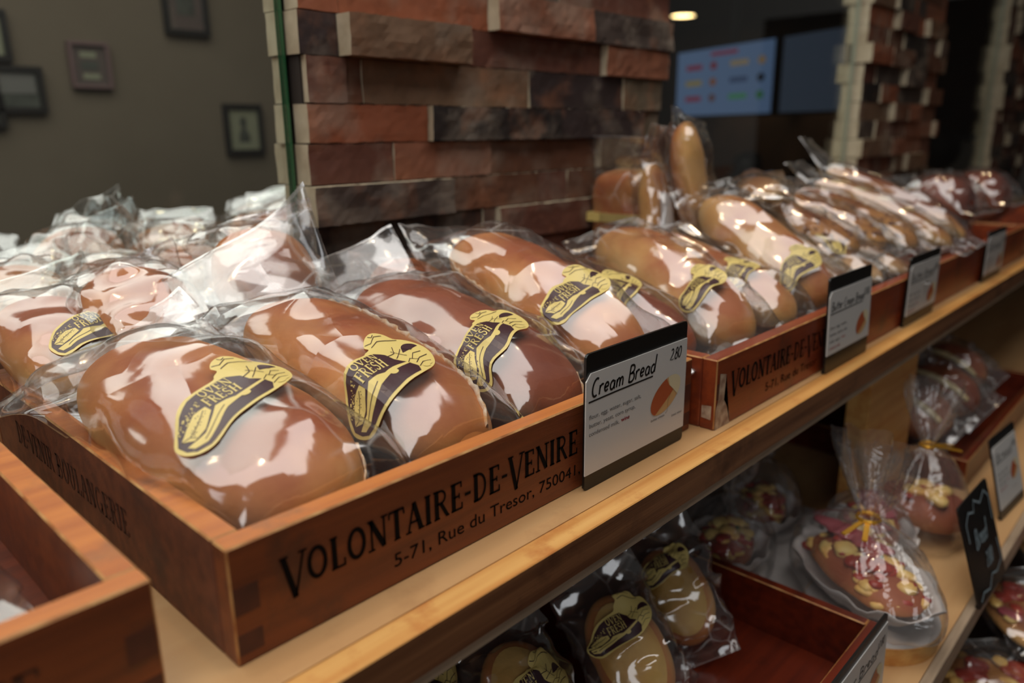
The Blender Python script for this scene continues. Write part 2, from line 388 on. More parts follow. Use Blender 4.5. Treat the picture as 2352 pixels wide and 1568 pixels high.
# ------------------------------------------------------------------ shelving
def shelf_upper():
    r = empty('display_shelf', (0, 0, 0), 'long pale wooden display shelf with a pine front edge, carrying the crates of bread', 'shelf')
    bm = bmesh.new(); add_box(bm, -1.2, 3.6, -.027, .98, -.028, 0, 0); from_bm('shelf_board', bm, M_ply, r)
    bm = bmesh.new(); add_box(bm, -1.2, 3.6, -.048, -.0274, -.0295, .0002, 0, .0008)
    bm.normal_update()
    for f in bm.faces:
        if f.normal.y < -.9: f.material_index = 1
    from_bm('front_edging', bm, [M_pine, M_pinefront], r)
    bm = bmesh.new()
    rnd = random.Random(3); x = -1.2
    for L in (1.27, 1.42, 2.11):
        add_box(bm, x, x+L-.0015, -.046, .9, -.0385, -.0297, 0, .0006); x += L
    from_bm('lower_strip', bm, M_strip, r)
    return r
shelf_upper()
r = empty('support_panel', (1.04, .0, -.2895), 'upright wooden panel carrying the display shelf from below', 'panel')
bm = bmesh.new(); add_box(bm, -.105, .105, -.012, .02, 0, .2505, 0, .001); from_bm('panel_board', bm, M_pine, r)
def shelf_lower():
    r = empty('lower_shelf', (0, 0, 0), 'lower wooden shelf under the long display shelf, holding trays and tied bags', 'shelf')
    bm = bmesh.new(); add_box(bm, -1.2, 3.4, -.185, .5, -.318, -.29, 0); from_bm('shelf_board', bm, M_ply, r)
    bm = bmesh.new(); add_box(bm, -1.2, 3.4, -.196, -.1855, -.318, -.289, 0, .001); from_bm('front_edging', bm, M_strip, r)
    bm = bmesh.new(); add_box(bm, -1.2, 3.4, .5, .51, -.9, -.04, 0); from_bm('back_board', bm, M_dark, r)
    bm = bmesh.new(); add_box(bm, -1.2, 3.4, -.34, .2, -.60, -.57, 0); from_bm('bottom_board', bm, M_ply, r)
    return r
shelf_lower()

# ------------------------------------------------------------------ crates
def crate(x0, x1, y0, y1, z0, label, h=.07, t=.0155, front=None, side=None, M=(None,)*3, joints=True, chips=False, group=None, name='wooden_crate', text_scale=1):
    mo, mt, mi_ = M[0] or M_crate, M[1] or M_crate_top, M[2] or M_crate_in
    r = empty(name, ((x0+x1)/2, y0, z0), label, 'crate', group)
    def part(nm, a, b, c, d, top=True, outer=mo):
        bm = bmesh.new()
        add_box(bm, a-(x0+x1)/2, b-(x0+x1)/2, c-y0, d-y0, 0 if nm != 'bottom_panel' else .002, h if nm != 'bottom_panel' else .008, 0, .0011 if nm != 'bottom_panel' else 0, 2)
        for f in bm.faces:
            if f.material_index == 2:
                c = f.calc_center_median()
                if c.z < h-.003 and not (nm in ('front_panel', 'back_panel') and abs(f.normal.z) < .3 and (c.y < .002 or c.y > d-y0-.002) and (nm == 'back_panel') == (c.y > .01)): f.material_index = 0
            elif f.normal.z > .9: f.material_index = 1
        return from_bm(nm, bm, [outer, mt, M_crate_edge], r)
    fp = part('front_panel', x0, x1, y0, y0+t)
    part('back_panel', x0, x1, y1-t, y1)
    ls = part('side_panel', x0, x0+t, y0+t+.0003, y1-t-.0003, outer=M_crate_side if mo is M_crate else mo)
    part('side_panel', x1-t, x1, y0+t+.0003, y1-t-.0003)
    part('bottom_panel', x0+t, x1-t, y0+t, y1-t, outer=mi_)
    cx = (x0+x1)/2
    if joints:
        for k, (a, b) in enumerate(((.030, .046), (.006, .0185))):
            for e in (0, 1):
                bm = bmesh.new()
                xa = (x0-cx+.0012) if not e else (x1-cx-t)
                za, zb = b, a
                add_box(bm, xa, xa+t-.0012, -.0002, .0004, min(za, zb)*h/.07, max(za, zb)*h/.07, 0)
                from_bm('finger_joint', bm, M_joint, fp)
    T = lambda u, v: (u-cx+x0, -.0003, v)
    if front:
        bm = bmesh.new()
        xe = serif_text(bm, front[0], 0.0285*text_scale, .0305, .0205, T, 0, front[2])
        from_bm('lettering', bm, M_burn if text_scale == 1 else M_emboss, fp)
        if front[1]:
            bm = bmesh.new(); font_text(bm, front[1], .104, .0125, .0095, T, 0, front[3]); from_bm('address_lettering', bm, M_burn, fp)
    if side:
        bm = bmesh.new()
        T2 = lambda u, v: (x0-cx-.0003, (y1-y0)-.075-u, v)
        serif_text(bm, side, .0, .0245, .0195, T2, 0, .92, False)
        from_bm('pressed_lettering', bm, M_emboss, ls)
    if chips:
        rnd = random.Random(5)
        bm = bmesh.new()
        P = [(0.001, .0), (.03, .0), (.028, .012), (.022, .02), (.016, .027), (.02, .04), (.018, .052), (.006, .055), (.005, .03), (.001, .02)]
        vs = [bm.verts.new((x0-cx+p[0], -.0004, p[1])) for p in P]; bm.faces.new(vs)
        P = [(.002, .01), (.002, .024), (.012, .023), (.012, .011)]
        vs = [bm.verts.new((x0-cx-.0004, t-.014+p[0], p[1])) for p in P]; bm.faces.new(vs)
        bmesh.ops.triangulate(bm, faces=bm.faces[:])
        from_bm('chipped_corner', bm, M_chip, fp)
    return r
crate(0, .4563, 0, .45, 0, 'brown wooden crate lettered VOLONTAIRE-DE-VENIR, nearest to the camera and complete in view', front=('VOLONTAIRE-DE-VENIRE', '5-71, Rue du Tresor, 750041,', .945, .1855), side='DE-VENIR BOULANGERIE', name='wooden_crate')
crate(-.50, -.036, .002, .45, 0, 'brown wooden crate cut off by the lower left corner of the photo', front=('BOULANGERIE', '', .96, 1), text_scale=9.2, name='wooden_crate')
crate(.4665, 1.14, -.020, .43, 0, 'reddish wooden crate with a chipped pale corner, second along the shelf', h=.069, front=('VOLONTAIRE-DE-VENIRE', '5-71, Rue du Tresor', .92, .13), M=(M_red, M_red, None), chips=True, name='wooden_crate')
crate(1.15, 1.80, -.018, .43, 0, 'reddish wooden crate behind the third price sign along the shelf', h=.069, M=(M_red, M_red, None), name='wooden_crate')
crate(1.81, 2.40, -.018, .43, 0, 'reddish wooden crate at the far end of the shelf holding dark round loaves', h=.069, M=(M_red, M_red, None), name='wooden_crate')
crate(-.12, .33, .53, .97, 0, 'wooden crate behind the glass, hidden under the heap of bagged buns', name='wooden_crate', h=.07)
crate(.34, 1.0, .53, .97, 0, 'wooden crate behind the stone pillar with bagged buns at its left end', name='wooden_crate', h=.07)

# ------------------------------------------------------------------ stone pillars
def color_layer(me_bm):
    return me_bm.loops.layers.color.get('tint') or me_bm.loops.layers.color.new('tint')
def stone_mat():
    m = bpy.data.materials.new('split_slate'); m.use_nodes = True; nt = m.node_tree; N = nt.nodes; Lk = nt.links
    b = N['Principled BSDF']; b.inputs['Roughness'].default_value = .75
    vc = N.new('ShaderNodeVertexColor'); vc.layer_name = 'tint'
    tc = N.new('ShaderNodeTexCoord')
    def noi(sc, d, dist=0):
        n = N.new('ShaderNodeTexNoise'); n.inputs['Scale'].default_value = sc; n.inputs['Detail'].default_value = d; n.inputs['Distortion'].default_value = dist
        Lk.new(tc.outputs['Object'], n.inputs['Vector']); return n
    n1 = noi(13, 6, .1); r1 = N.new('ShaderNodeValToRGB'); r1.color_ramp.elements[0].position = .5; r1.color_ramp.elements[1].position = .66
    Lk.new(n1.outputs[0], r1.inputs[0])
    mx = N.new('ShaderNodeMix'); mx.data_type = 'RGBA'; mx.inputs[7].default_value = (*lin((150, 136, 120)), 1)
    ml = N.new('ShaderNodeMath'); ml.operation = 'MULTIPLY'; ml.inputs[1].default_value = .40; Lk.new(r1.outputs[0], ml.inputs[0])
    Lk.new(ml.outputs[0], mx.inputs[0]); Lk.new(vc.outputs[0], mx.inputs[6])
    n2 = noi(18, 5, .2); r2 = N.new('ShaderNodeValToRGB'); r2.color_ramp.elements[0].position = .54; r2.color_ramp.elements[1].position = .7
    Lk.new(n2.outputs[0], r2.inputs[0])
    m2 = N.new('ShaderNodeMath'); m2.operation = 'MULTIPLY'; m2.inputs[1].default_value = .22; Lk.new(r2.outputs[0], m2.inputs[0])
    mx2 = N.new('ShaderNodeMix'); mx2.data_type = 'RGBA'; mx2.inputs[7].default_value = (*lin((176, 112, 74)), 1)
    Lk.new(m2.outputs[0], mx2.inputs[0]); Lk.new(mx.outputs[2], mx2.inputs[6])
    n3 = noi(60, 8); mx3 = N.new('ShaderNodeMix'); mx3.data_type = 'RGBA'; mx3.blend_type = 'MULTIPLY'; mx3.inputs[0].default_value = .45
    r3 = N.new('ShaderNodeValToRGB'); r3.color_ramp.elements[0].position = .3; r3.color_ramp.elements[0].color = (.7, .69, .7, 1); r3.color_ramp.elements[1].position = .6
    Lk.new(n3.outputs[0], r3.inputs[0]); Lk.new(mx2.outputs[2], mx3.inputs[6]); Lk.new(r3.outputs[0], mx3.inputs[7])
    Lk.new(mx3.outputs[2], b.inputs['Base Color'])
    bp = N.new('ShaderNodeBump'); bp.inputs['Strength'].default_value = .6; bp.inputs['Distance'].default_value = .003
    n4 = noi(45, 9); Lk.new(n4.outputs[0], bp.inputs['Height']); Lk.new(bp.outputs[0], b.inputs['Normal'])
    return m
M_stone = stone_mat()
M_sawn = mat('sawn_stone_side', (196, 184, 158), .8, (170, 156, 130), 30, (1, 1, 1), .3, 80)
M_mortar = mat('dark_joint', (46, 38, 32), .9)
PAL = {'or': (193, 147, 117), 'gr': (142, 129, 121), 'tan': (174, 153, 132), 'rust': (163, 125, 106), 'pk': (190, 152, 129), 'pu': (115, 95, 91), 'dk': (96, 79, 71), 'br': (164, 131, 106), 'pg': (167, 155, 138)}
def stone(bm, lay, x0, x1, z0, z1, yf, yb, col, rnd, rough=.0014, sawn_top=False):
    nx = max(2, int((x1-x0)/.009)); nz = 5
    g = [[bm.verts.new((x0+(x1-x0)*i/nx, yf+noise.noise(Vector(((x0+(x1-x0)*i/nx)*22+x0*31, (z0+(z1-z0)*j/nz)*34, yf*9)))*rough*1.8+noise.noise(Vector((i*.8+x0*70, j*.9, z0*60)))*rough*.7+rnd.uniform(-rough, rough)*.12, z0+(z1-z0)*j/nz+(rnd.uniform(-.0006, .0006) if j in (0, nz) else 0))) for j in range(nz+1)] for i in range(nx+1)]
    F = []
    for i in range(nx):
        for j in range(nz): F.append(bm.faces.new((g[i][j], g[i+1][j], g[i+1][j+1], g[i][j+1])))
    b0 = [bm.verts.new((x0+(x1-x0)*i/nx, yb, z0)) for i in range(nx+1)]
    b1 = [bm.verts.new((x0+(x1-x0)*i/nx, yb, z1)) for i in range(nx+1)]
    sd = []
    for i in range(nx):
        f = bm.faces.new((b0[i], b0[i+1], g[i+1][0], g[i][0])); F.append(f)
        f = bm.faces.new((g[i][nz], g[i+1][nz], b1[i+1], b1[i])); (sd if sawn_top else F).append(f)
    sd.append(bm.faces.new([b0[0]]+[g[0][j] for j in range(nz+1)]+[b1[0]]))
    F.append(bm.faces.new([b1[nx]]+[g[nx][j] for j in range(nz, -1, -1)]+[b0[nx]]))
    c = lin(PAL[col])
    for f in F:
        f.smooth = False
        for l in f.loops: l[lay] = (*c, 1)
    for f in sd:
        f.material_index = 1
        for l in f.loops: l[lay] = (*c, 1)
def pillar(name, label, X0, X1, rows, zmax, seed, pos, scale):
    rnd = random.Random(seed); r = empty(name, ((X0+X1)/2, .466, 0), label, 'pillar', M=None)
    ox, oy = (X0+X1)/2, .466
    bm = bmesh.new(); add_box(bm, X0+.006-ox, X1-.004-ox, .446-oy, .49-oy, 0.001, zmax, 0)
    from_bm('core', bm, M_mortar, r)
    bm = bmesh.new(); lay = bm.loops.layers.color.new('tint')
    for (z0, z1, st) in rows:
        for (a, b, c, pr) in st:
            stone(bm, lay, a-ox+.0008, b-ox-.0008, z0+.0007, z1-.0007, .440-pr-oy, .4655-oy, c, rnd, .0012+.0006*(pr > .01), sawn_top=True)
    bmesh.ops.recalc_face_normals(bm, faces=bm.faces[:])
    from_bm('front_stones', bm, [M_stone, M_sawn], r)
    bm = bmesh.new(); lay = bm.loops.layers.color.new('tint')
    for (z0, z1, st) in rows:
        x = X0+rnd.uniform(-.004, .006)
        while x < X1-.02:
            b = min(X1, x+rnd.uniform(.09, .26)); pr = rnd.choice((0, 0, .006, .014))
            stone(bm, lay, x-ox+.0008, b-ox-.0008, z0+.0007, z1-.0007, .4935+pr-oy, .4665-oy, rnd.choice(list(PAL)), rnd, .0012, sawn_top=True); x = b
    bmesh.ops.recalc_face_normals(bm, faces=bm.faces[:])
    from_bm('rear_stones', bm, [M_stone, M_sawn], r)
    return r
Z = [.067, .120, .1686, .2150, .2624, .3068, .3583, .4049, .452, .50, .55, .60]
rows1 = [
 (.003, .067, [(.34, .62, 'dk', 0), (.62, .85, 'br', .004), (.85, 1.07, 'rust', 0)]),
 (.067, .120, [(.345, .60, 'dk', 0), (.60, .80, 'rust', .004), (.80, 1.065, 'br', 0)]),
 (.120, .1686, [(.345, .62, 'dk', -.002), (.645, 1.06, 'rust', .010), (.62, .645, 'gr', 0)]),
 (.1686, .2150, [(.338, .555, 'gr', .016), (.555, .739, 'br', .002), (.739, .807, 'rust', 0), (.807, 1.06, 'br', .001)]),
 (.2150, .2624, [(.341, .463, 'rust', .002), (.463, .636, 'pk', .003), (.636, .76, 'br', -.001), (.76, .881, 'br', -.002), (.881, .998, 'pg', .010), (.998, 1.06, 'rust', 0)]),
 (.2624, .3068, [(.343, .521, 'or', .003), (.521, .78, 'dk', .012), (.78, 1.005, 'pu', .010), (1.005, 1.063, 'pg', 0)]),
 (.3068, .3583, [(.346, .400, 'rust', .004), (.400, .423, 'br', .0), (.423, .717, 'tan', .001), (.717, .947, 'pu', .003), (.947, 1.062, 'pg', .006)]),
 (.3583, .4049, [(.340, .392, 'pu', .002), (.392, .582, 'tan', .026), (.582, .891, 'rust', .0), (.891, 1.074, 'pk', .012)]),
 (.4049, .452, [(.342, .396, 'or', .002), (.396, .638, 'or', -.001), (.638, .848, 'pk', .020), (.848, 1.077, 'gr', .016)]),
 (.452, .50, [(.345, .56, 'or', .002), (.56, .64, 'tan', .0), (.64, .779, 'gr', .006), (.779, 1.079, 'rust', .004)]),
 (.50, .548, [(.345, .70, 'rust', .002), (.70, .83, 'pk', .010), (.83, 1.08, 'pg', .010)]),
 (.548, .60, [(.345, .60, 'or', .002), (.60, .9, 'br', .004), (.9, 1.08, 'pg', .01)]),
 (.60, .65, [(.345, .72, 'gr', .006), (.72, 1.08, 'rust', .003)]),
]
rr = random.Random(8)
for k in range(22):
    z = .65+k*.05; x = .343; st = []
    while x < 1.05:
        b = min(1.078, x+rr.uniform(.09, .28)); st.append((x, b, rr.choice(list(PAL)), rr.choice((0, .002, .006, .014)))); x = b
    rows1.append((z, z+.05, st))
pillar('stone_pillar', 'wide pillar of rough split stone ledges in rust and grey, behind the nearest loaves', .338, 1.078, rows1, 1.748, 1, None, None)
def rnd_rows(X0, X1, seed, protr_low=True):
    rd = random.Random(seed); rows = []; z = .003
    while z < 1.74:
        h = .0485; x = X0+rd.uniform(-.004, .004); st = []
        while x < X1-.02:
            b = min(X1, x+rd.uniform(.07, .25)); st.append((x, b, rd.choice(('rust', 'br', 'pk', 'dk', 'gr', 'tan', 'or')), rd.choice((0, .002, .008, .02)))); x = b
        rows.append((z, min(z+h, 1.747), st)); z += h
    return rows
pillar('stone_pillar', 'narrower blurred stone pillar right of the hanging screens', 2.03, 2.69, rnd_rows(2.03, 2.69, 4), 1.748, 2, None, None)
pillar('stone_pillar', 'dark stone pillar at the far right edge of the photo', 3.53, 4.2, rnd_rows(3.53, 4.2, 9), 1.748, 3, None, None)

# glass partitions between the pillars
def pane(x0, x1, label, medge):
    r = empty('glass_partition', ((x0+x1)/2, .466, 0), label, 'glass partition', 'glass partitions between the stone pillars')
    w = (x1-x0)/2
    box('glass_pane', -w+.004, w-.004, -.004, .004, .0, 1.74, M_glass, r)
    box('glass_edge', w-.004, w, -.0045, .0045, .0, 1.74, medge, r)
    box('glass_edge', -w, -w+.004, -.0045, .0045, .0, 1.74, medge, r)
pane(-1.15, .337, 'clear glass partition left of the widest stone pillar, with a green end edge', M_gedge)
pane(1.083, 2.025, 'clear glass partition between the wide and the narrower stone pillar', M_gedge2)
pane(2.695, 3.525, 'clear glass partition between the narrower stone pillar and the one at the right edge', M_gedge2)
# ------------------------------------------------------------------ bread + bag
def crom(P, t, closed):
    """Catmull-Rom sampling of P (n,...) at positions t"""
    n = len(P); i = np.floor(t).astype(int); f = (t-i)
    def g(k):
        return P[k % n] if closed else P[np.clip(k, 0, n-1)]
    f = f.reshape((-1,)+(1,)*(P.ndim-1))
    a, b, c, d = g(i-1), g(i), g(i+1), g(i+2)
    return .5*((2*b)+(-a+c)*f+(2*a-5*b+4*c-d)*f*f+(-a+3*b-3*c+d)*f**3)
def sstep(a, b, x):
    t = np.clip((x-a)/(b-a), 0, 1); return t*t*(3-2*t)

def loaf_mesh(name, L, Wd, H, m, parent, seed, pw=2.6, nu=44, nv=40, lump=.0022, taper=0., flat=.62, bend=0., ex=.9):
    rd = np.random.RandomState(seed); us = np.linspace(-1, 1, nu)*1.0; th = np.linspace(0, 2*PI, nv, endpoint=False)
    us = np.sin(us*PI/2)
    V = []; bk = []
    off = Vector(rd.rand(3)*50)
    for u in us:
        k = (1-min(abs(u), 1)**pw)**(1/2.0)
        k = max(k, .0)
        w = Wd/2*k*(1+taper*u); h = H/2*k
        for t in th:
            c, s_ = math.cos(t), math.sin(t)
            x = w*math.copysign(abs(c)**ex, c); z = h*math.copysign(abs(s_)**ex, s_)
            if s_ < 0: z *= flat
            p = Vector((x, u*L/2, z+bend*(1-u*u)*L))
            d = noise.noise(p*28+off)*lump+noise.noise(p*75+off)*lump*.35
            nrm = Vector((c, .0, s_))
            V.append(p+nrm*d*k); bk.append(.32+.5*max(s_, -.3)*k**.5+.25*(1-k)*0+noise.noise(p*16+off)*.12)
    Fc = []
    for i in range(nu-1):
        for j in range(nv):
            a = i*nv+j; b = i*nv+(j+1) % nv; Fc.append((a, b, b+nv, a+nv))
    Fc.append(tuple(range(nv))[::-1]); Fc.append(tuple((nu-1)*nv+i for i in range(nv)))
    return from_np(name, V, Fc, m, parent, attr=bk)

class Bag:
    def __init__(s, L, Wd, H, Lb, Wf, seed, rl=(0, 0), fl=(0, 0), crump=.006, slack=.004, yo=0., pw=2.6, bend=0., flat=.62):
        rd = np.random.RandomState(seed)
        up, um = (L/2-yo)/(Lb/2), (-L/2-yo)/(Lb/2)
        inner = np.array([-.94, -.82, -.64, -.43, -.21, 0, .21, .43, .64, .82, .94])
        U = np.r_[-1, um-(um+1)*.45, um, (inner*L/2-yo)/(Lb/2), up, up+(1-up)*.33, up+(1-up)*.66, 1]
        nu, nv = len(U), 18; C = np.zeros((nu, nv, 3))
        for i, u in enumerate(U):
            y = u*Lb/2+yo; f = y/(L/2); af = min(abs(f), 1)
            kl = max(1-af**pw, 0)**.5
            out = 0 if abs(f) <= 1 else (u-up)/(1-up) if u > 0 else (um-u)/(um+1)   # 0..1 beyond the loaf
            b = (H/2*kl+slack+.006*(1-kl))*(1-out)**1.3+.0008
            fl_ = 1-min(1, b/(H/2+slack))
            a = Wd/2+slack+((Wf/2 if u > 0 else Wd*.53)-Wd/2-slack)*fl_
            for j in range(nv):
                t = 2*PI*j/nv; c, s_ = math.cos(t), math.sin(t)
                e = .85
                x = a*math.copysign(abs(c)**e, c); z = b*math.copysign(abs(s_)**e, s_)
                if s_ < 0: z *= max(.8, flat)
                jr = abs(rd.randn())*crump*(1-.8*fl_); nrm = np.array([c, 0, s_])
                p = np.array([x, y, z+bend*max(1-f*f, -.3)*L])+nrm*jr+np.array([0, rd.uniform(-1, 1)*.005*(1 if 0 < i < nu-1 else 0), 0])
                ll = (rl if u > 0 else fl); wq = (1+c)/2; lf = ll[0]*(1-wq)+ll[1]*wq
                ce = sstep(.86, 1.0, (abs(f)-.0)/(Lb/2+abs(yo))*L/2*1.0) if abs(f) > .9 else 0
                ce = max(0, min(1, (abs(f)-.9)*(L/2)/max((Lb/2+(yo if u > 0 else -yo))-.9*L/2, 1e-6)))
                p[2] += lf*ce; p[0] -= c*abs(lf)*.25*ce
                p[1] -= (.35*lf*ce*(1 if u > 0 else -1))
                p[2] += rd.uniform(-1, 1)*.002*fl_
                C[i, j] = p
        s.C = C; s.nu, s.nv = nu, nv; s.U = U
    def at(s, u, v):
        """u in -1..1 arrays, v angle arrays (same len) -> points"""
        tu = np.interp(np.asarray(u), s.U, np.arange(s.nu)); tv = (np.asarray(v)/(2*PI)*s.nv) % s.nv
        iu = np.clip(np.floor(tu).astype(int), 0, s.nu-2); f = (tu-iu)[:, None]
        def row(k):
            k = np.clip(k, 0, s.nu-1); j = np.floor(tv).astype(int); g = (tv-j)[:, None]
            P = lambda q: s.C[k, (j+q) % s.nv]
            a, b, c, d = P(-1), P(0), P(1), P(2)
            return .5*((2*b)+(-a+c)*g+(2*a-5*b+4*c-d)*g*g+(-a+3*b-3*c+d)*g**3)
        a, b, c, d = row(iu-1), row(iu), row(iu+1), row(iu+2)
        return .5*((2*b)+(-a+c)*f+(2*a-5*b+4*c-d)*f*f+(-a+3*b-3*c+d)*f**3)
    def mesh(s, name, m, parent, n=54, k=66):
        u = np.repeat(np.interp(np.linspace(0, s.nu-1, n), np.arange(s.nu), s.U), k); v = np.tile(np.linspace(0, 2*PI, k, endpoint=False), n)
        V = s.at(u, v)
        Fc = [(i*k+j, i*k+(j+1) % k, (i+1)*k+(j+1) % k, (i+1)*k+j) for i in range(n-1) for j in range(k)]
        return from_np(name, V, Fc, m, parent)
    def seams(s, name, m, parent, wid=.0035):
        for e in (-1, 1):
            bm = bmesh.new()
            v = np.linspace(0, PI, 26); P = s.at(np.full(26, e*1.0), v); Q = s.at(np.full(26, e*(1-.03)), v)
            a = [bm.verts.new(Vector(p)) for p in P]; b = [bm.verts.new(Vector(q)+Vector((0, 0, .0006))) for q in Q]
            for i in range(25): bm.faces.new((a[i], a[i+1], b[i+1], b[i]))
            from_bm(name, bm, m, parent, True)

# sticker artwork, built once flat in millimetres
def sticker_flat():
    bm = bmesh.new()
    def poly(pts, z, mi):
        P = [Vector((x, y, 0)) for x, y in pts]
        vs = [bm.verts.new((x, y, z)) for x, y in pts]
        for t in tessellate_polygon([P]):
            try: f = bm.faces.new([vs[i] for i in t]); f.material_index = mi
            except ValueError: pass
    T = lambda z: (lambda x, y: (x, y, z))
    # gold die-cut base: tapering oval with a lobed bump at the upper right
    base = [(-47, -6), (-46, -13), (-41, -18), (-33, -19.5), (-20, -18), (-5, -15.5), (10, -13), (24, -11.5), (36, -9), (44, -5), (49, 1), (50, 8), (47, 15), (42, 19), (36, 21), (33, 26), (27, 29.5), (20, 30), (14, 28.5), (10, 25), (11, 21), (6, 19), (3, 16.5), (-8, 15.5), (-20, 12.5), (-32, 7.5), (-41, 1)]
    B = []
    n = len(base)
    for i in range(n):
        for t in (0, .34, .67):
            a, b, c, d = (Vector(base[(i+k-1) % n]) for k in range(4))
            B.append(tuple(.5*((2*b)+(-a+c)*t+(2*a-5*b+4*c-d)*t*t+(-a+3*b-3*c+d)*t**3)))
    poly(B, 0, 0)
    dark = [(-45, -6.5), (-44, -12.4), (-40.5, -16.2), (-33, -17.6), (-20, -16.2), (-5, -13.7), (10, -11), (24, -9.6), (27, -5), (24, 1), (18, 5), (16, 10), (9, 14.3), (0, 14.1), (-10, 13.2), (-21, 10.2), (-32, 5.4), (-40.5, -.8)]
    poly(dark, .12, 1)
    poly(arc(39, 10, 7.5, 4.6, 0, 150, 10)+[(30, 9)], .12, 1)
    # peel with bread on its blade
    poly([(-42, -10.5), (-40, -13.8), (-33, -14.8), (-20, -11.4), (-8, -6.8), (4, -4.6), (26, -.2), (26, 1.4), (2, -2.6), (-4, -1.6), (-12, -1.4), (-18, -4.8), (-30, -9.8)], .24, 0)
    poly([(-42, -5.6), (-37, -9.6), (-28, -8.0), (-16.5, -2.4), (-17, 1.4), (-26, 1.6), (-35, -1.6)], .3, 0)
    rd = random.Random(2)
    for i in range(46):
        t = rd.random(); x = -40+t*22; y = -2.5+t*6.5+rd.random()*3.0; q = rd.uniform(.25, .6)
        poly([(x-q, y), (x, y-q), (x+q, y), (x, y+q)], .3, 0)
    for i in range(20):
        x = rd.uniform(-35, -19); y = -5.5+(x+35)*.34+rd.uniform(-1.6, 2.4)
        poly([(x-.35, y-.2), (x+.35, y-.2), (x+.35, y+.2), (x-.35, y+.2)], .4, 1)
    for pts in ([(-42, -5.6), (-37, -6.4), (-35, -9)], [(-37, -6.4), (-28, -3.2), (-20, .2)], [(-33, -12.6), (-20, -8.4), (-8, -4.4)],
                [(12, 26), (17, 24), (24, 26.5), (30, 25)], [(14, 21), (22, 22.5), (31, 20), (37, 19)], [(20, 29), (22, 27), (25, 28)], [(16, 8), (23, 10), (27, 15)], [(20, 5), (26, 9), (30, 6)],
                [(30, 2), (36, 6), (43, 5)], [(29, -2), (36, 1), (44, 1)], [(27, -6), (34, -3), (41, -4)], [(33, 12), (38, 9), (44, 11)], [(24, 0), (29, 3), (34, 0)], [(22, 12), (26, 9), (31, 12)]):
        ribbon(bm, pts, .45, T(.42), 1)
    for cx, cy in ((33, -6.5), (37, -5), (8, -4.0)):
        poly(arc(cx, cy, 3.4, 1.7, 0, 345, 12), .34, 0)
    serif_text(bm, 'OVEN', -13, 7.4, 6.2, T(.36), 0, 1.2, False)
    serif_text(bm, 'FRESH', -15.5, .0, 6.6, T(.36), 0, 1.08, False)
    # cut finely so that it can follow the bag
    for ax in (0, 1):
        lo, hi = (-48, 52) if ax == 0 else (-20, 32)
        c = lo
        while c < hi:
            bmesh.ops.bisect_plane(bm, geom=bm.verts[:]+bm.edges[:]+bm.faces[:], plane_co=(c if ax == 0 else 0, c if ax else 0, 0), plane_no=(1, 0, 0) if ax == 0 else (0, 1, 0)); c += 4.5
    V = np.array([v.co[:] for v in bm.verts]); bm.verts.index_update()
    Fc = [tuple(v.index for v in f.verts) for f in bm.faces]; mi = [f.material_index for f in bm.faces]
    bm.free(); return V, Fc, mi
ART = sticker_flat()
def mark_flat(kind):
    bm = bmesh.new(); T = lambda x, y: (x, y, .3)
    if kind == 'recycle':
        P = [Vector((7*math.cos(math.radians(90+120*i)), 7*math.sin(math.radians(90+120*i)))) for i in range(3)]
        for i in range(3):
            a, b = P[i], P[(i+1) % 3]; d = (b-a); ribbon(bm, [tuple(a+d*.12), tuple(a+d*.70)], 1.3, T); ribbon(bm, [tuple(a+d*.66), tuple(a+d*.9)], 3.2, T, 0, .2)
        font_text(bm, 'PP', -2.3, -2.0, 3.0, T)
    elif kind == 'six':
        ribbon(bm, arc(0, 0, 4.2, 5.2, 0, 345, 20), 2.0, T); ribbon(bm, [(-3.8, 1), (-5, 6), (-2, 10)], 2.0, T)
    else: ribbon(bm, [(-5, 0), (0, 1), (5, 0)], 3.0, T)
    V = np.array([v.co[:] for v in bm.verts]); bm.verts.index_update()
    Fc = [tuple(v.index for v in f.verts) for f in bm.faces]; bm.free(); return V, Fc, [0]*len(Fc)
def sticker(bag, Lb, parent, uc, th_off, rot=0, sc=1.0, lift=.0012, art=None, mats=None, name='sticker'):
    """wrap the sticker round the bag's top: flat X goes across, flat Y towards the rear"""
    ST_V, ST_F, ST_M = art or ART
    cr, sr = math.cos(rot), math.sin(rot)
    X = (ST_V[:, 0]*cr-ST_V[:, 1]*sr)*sc*1.06/1000; Y = (ST_V[:, 0]*sr+ST_V[:, 1]*cr)*sc*1.38/1000
    ths = np.linspace(-.6, PI+.6, 90); P = bag.at(np.full(90, uc), ths)
    d = np.r_[0, np.cumsum(np.linalg.norm(np.diff(P[:, [0, 2]], axis=0), axis=1))]
    d0 = np.interp(PI/2+th_off, ths, d)
    th = np.interp(d0-X, d, ths)
    u = uc+Y/(Lb/2)
    Q = bag.at(u, th); e = .02
    du = bag.at(np.clip(u+e, -1, 1), th)-bag.at(u-e, th); dv = bag.at(u, th+e)-bag.at(u, th-e)
    n = np.cross(du, dv); n /= np.linalg.norm(n, axis=1)[:, None]+1e-12
    n[n[:, 2] < -.2] *= 1
    if n[:, 2].mean() < 0: n = -n
    Q = Q+n*(lift+ST_V[:, 2:3]/1000*1.0)
    me_F = ST_F
    return from_np(name, Q, me_F, mats or [M_gold, M_plum], parent, False, ST_M)

def frame_from(front, back, roll=0):
    f, b = Vector(front), Vector(back); y = (b-f).normalized(); c = (f+b)/2
    x = y.cross(Vector((0, 0, 1))).normalized(); z = x.cross(y)
    R = Matrix((x, y, z)).transposed().to_4x4()
    return Matrix.Translation(c) @ R @ Matrix.Rotation(roll, 4, 'Y'), (b-f).length

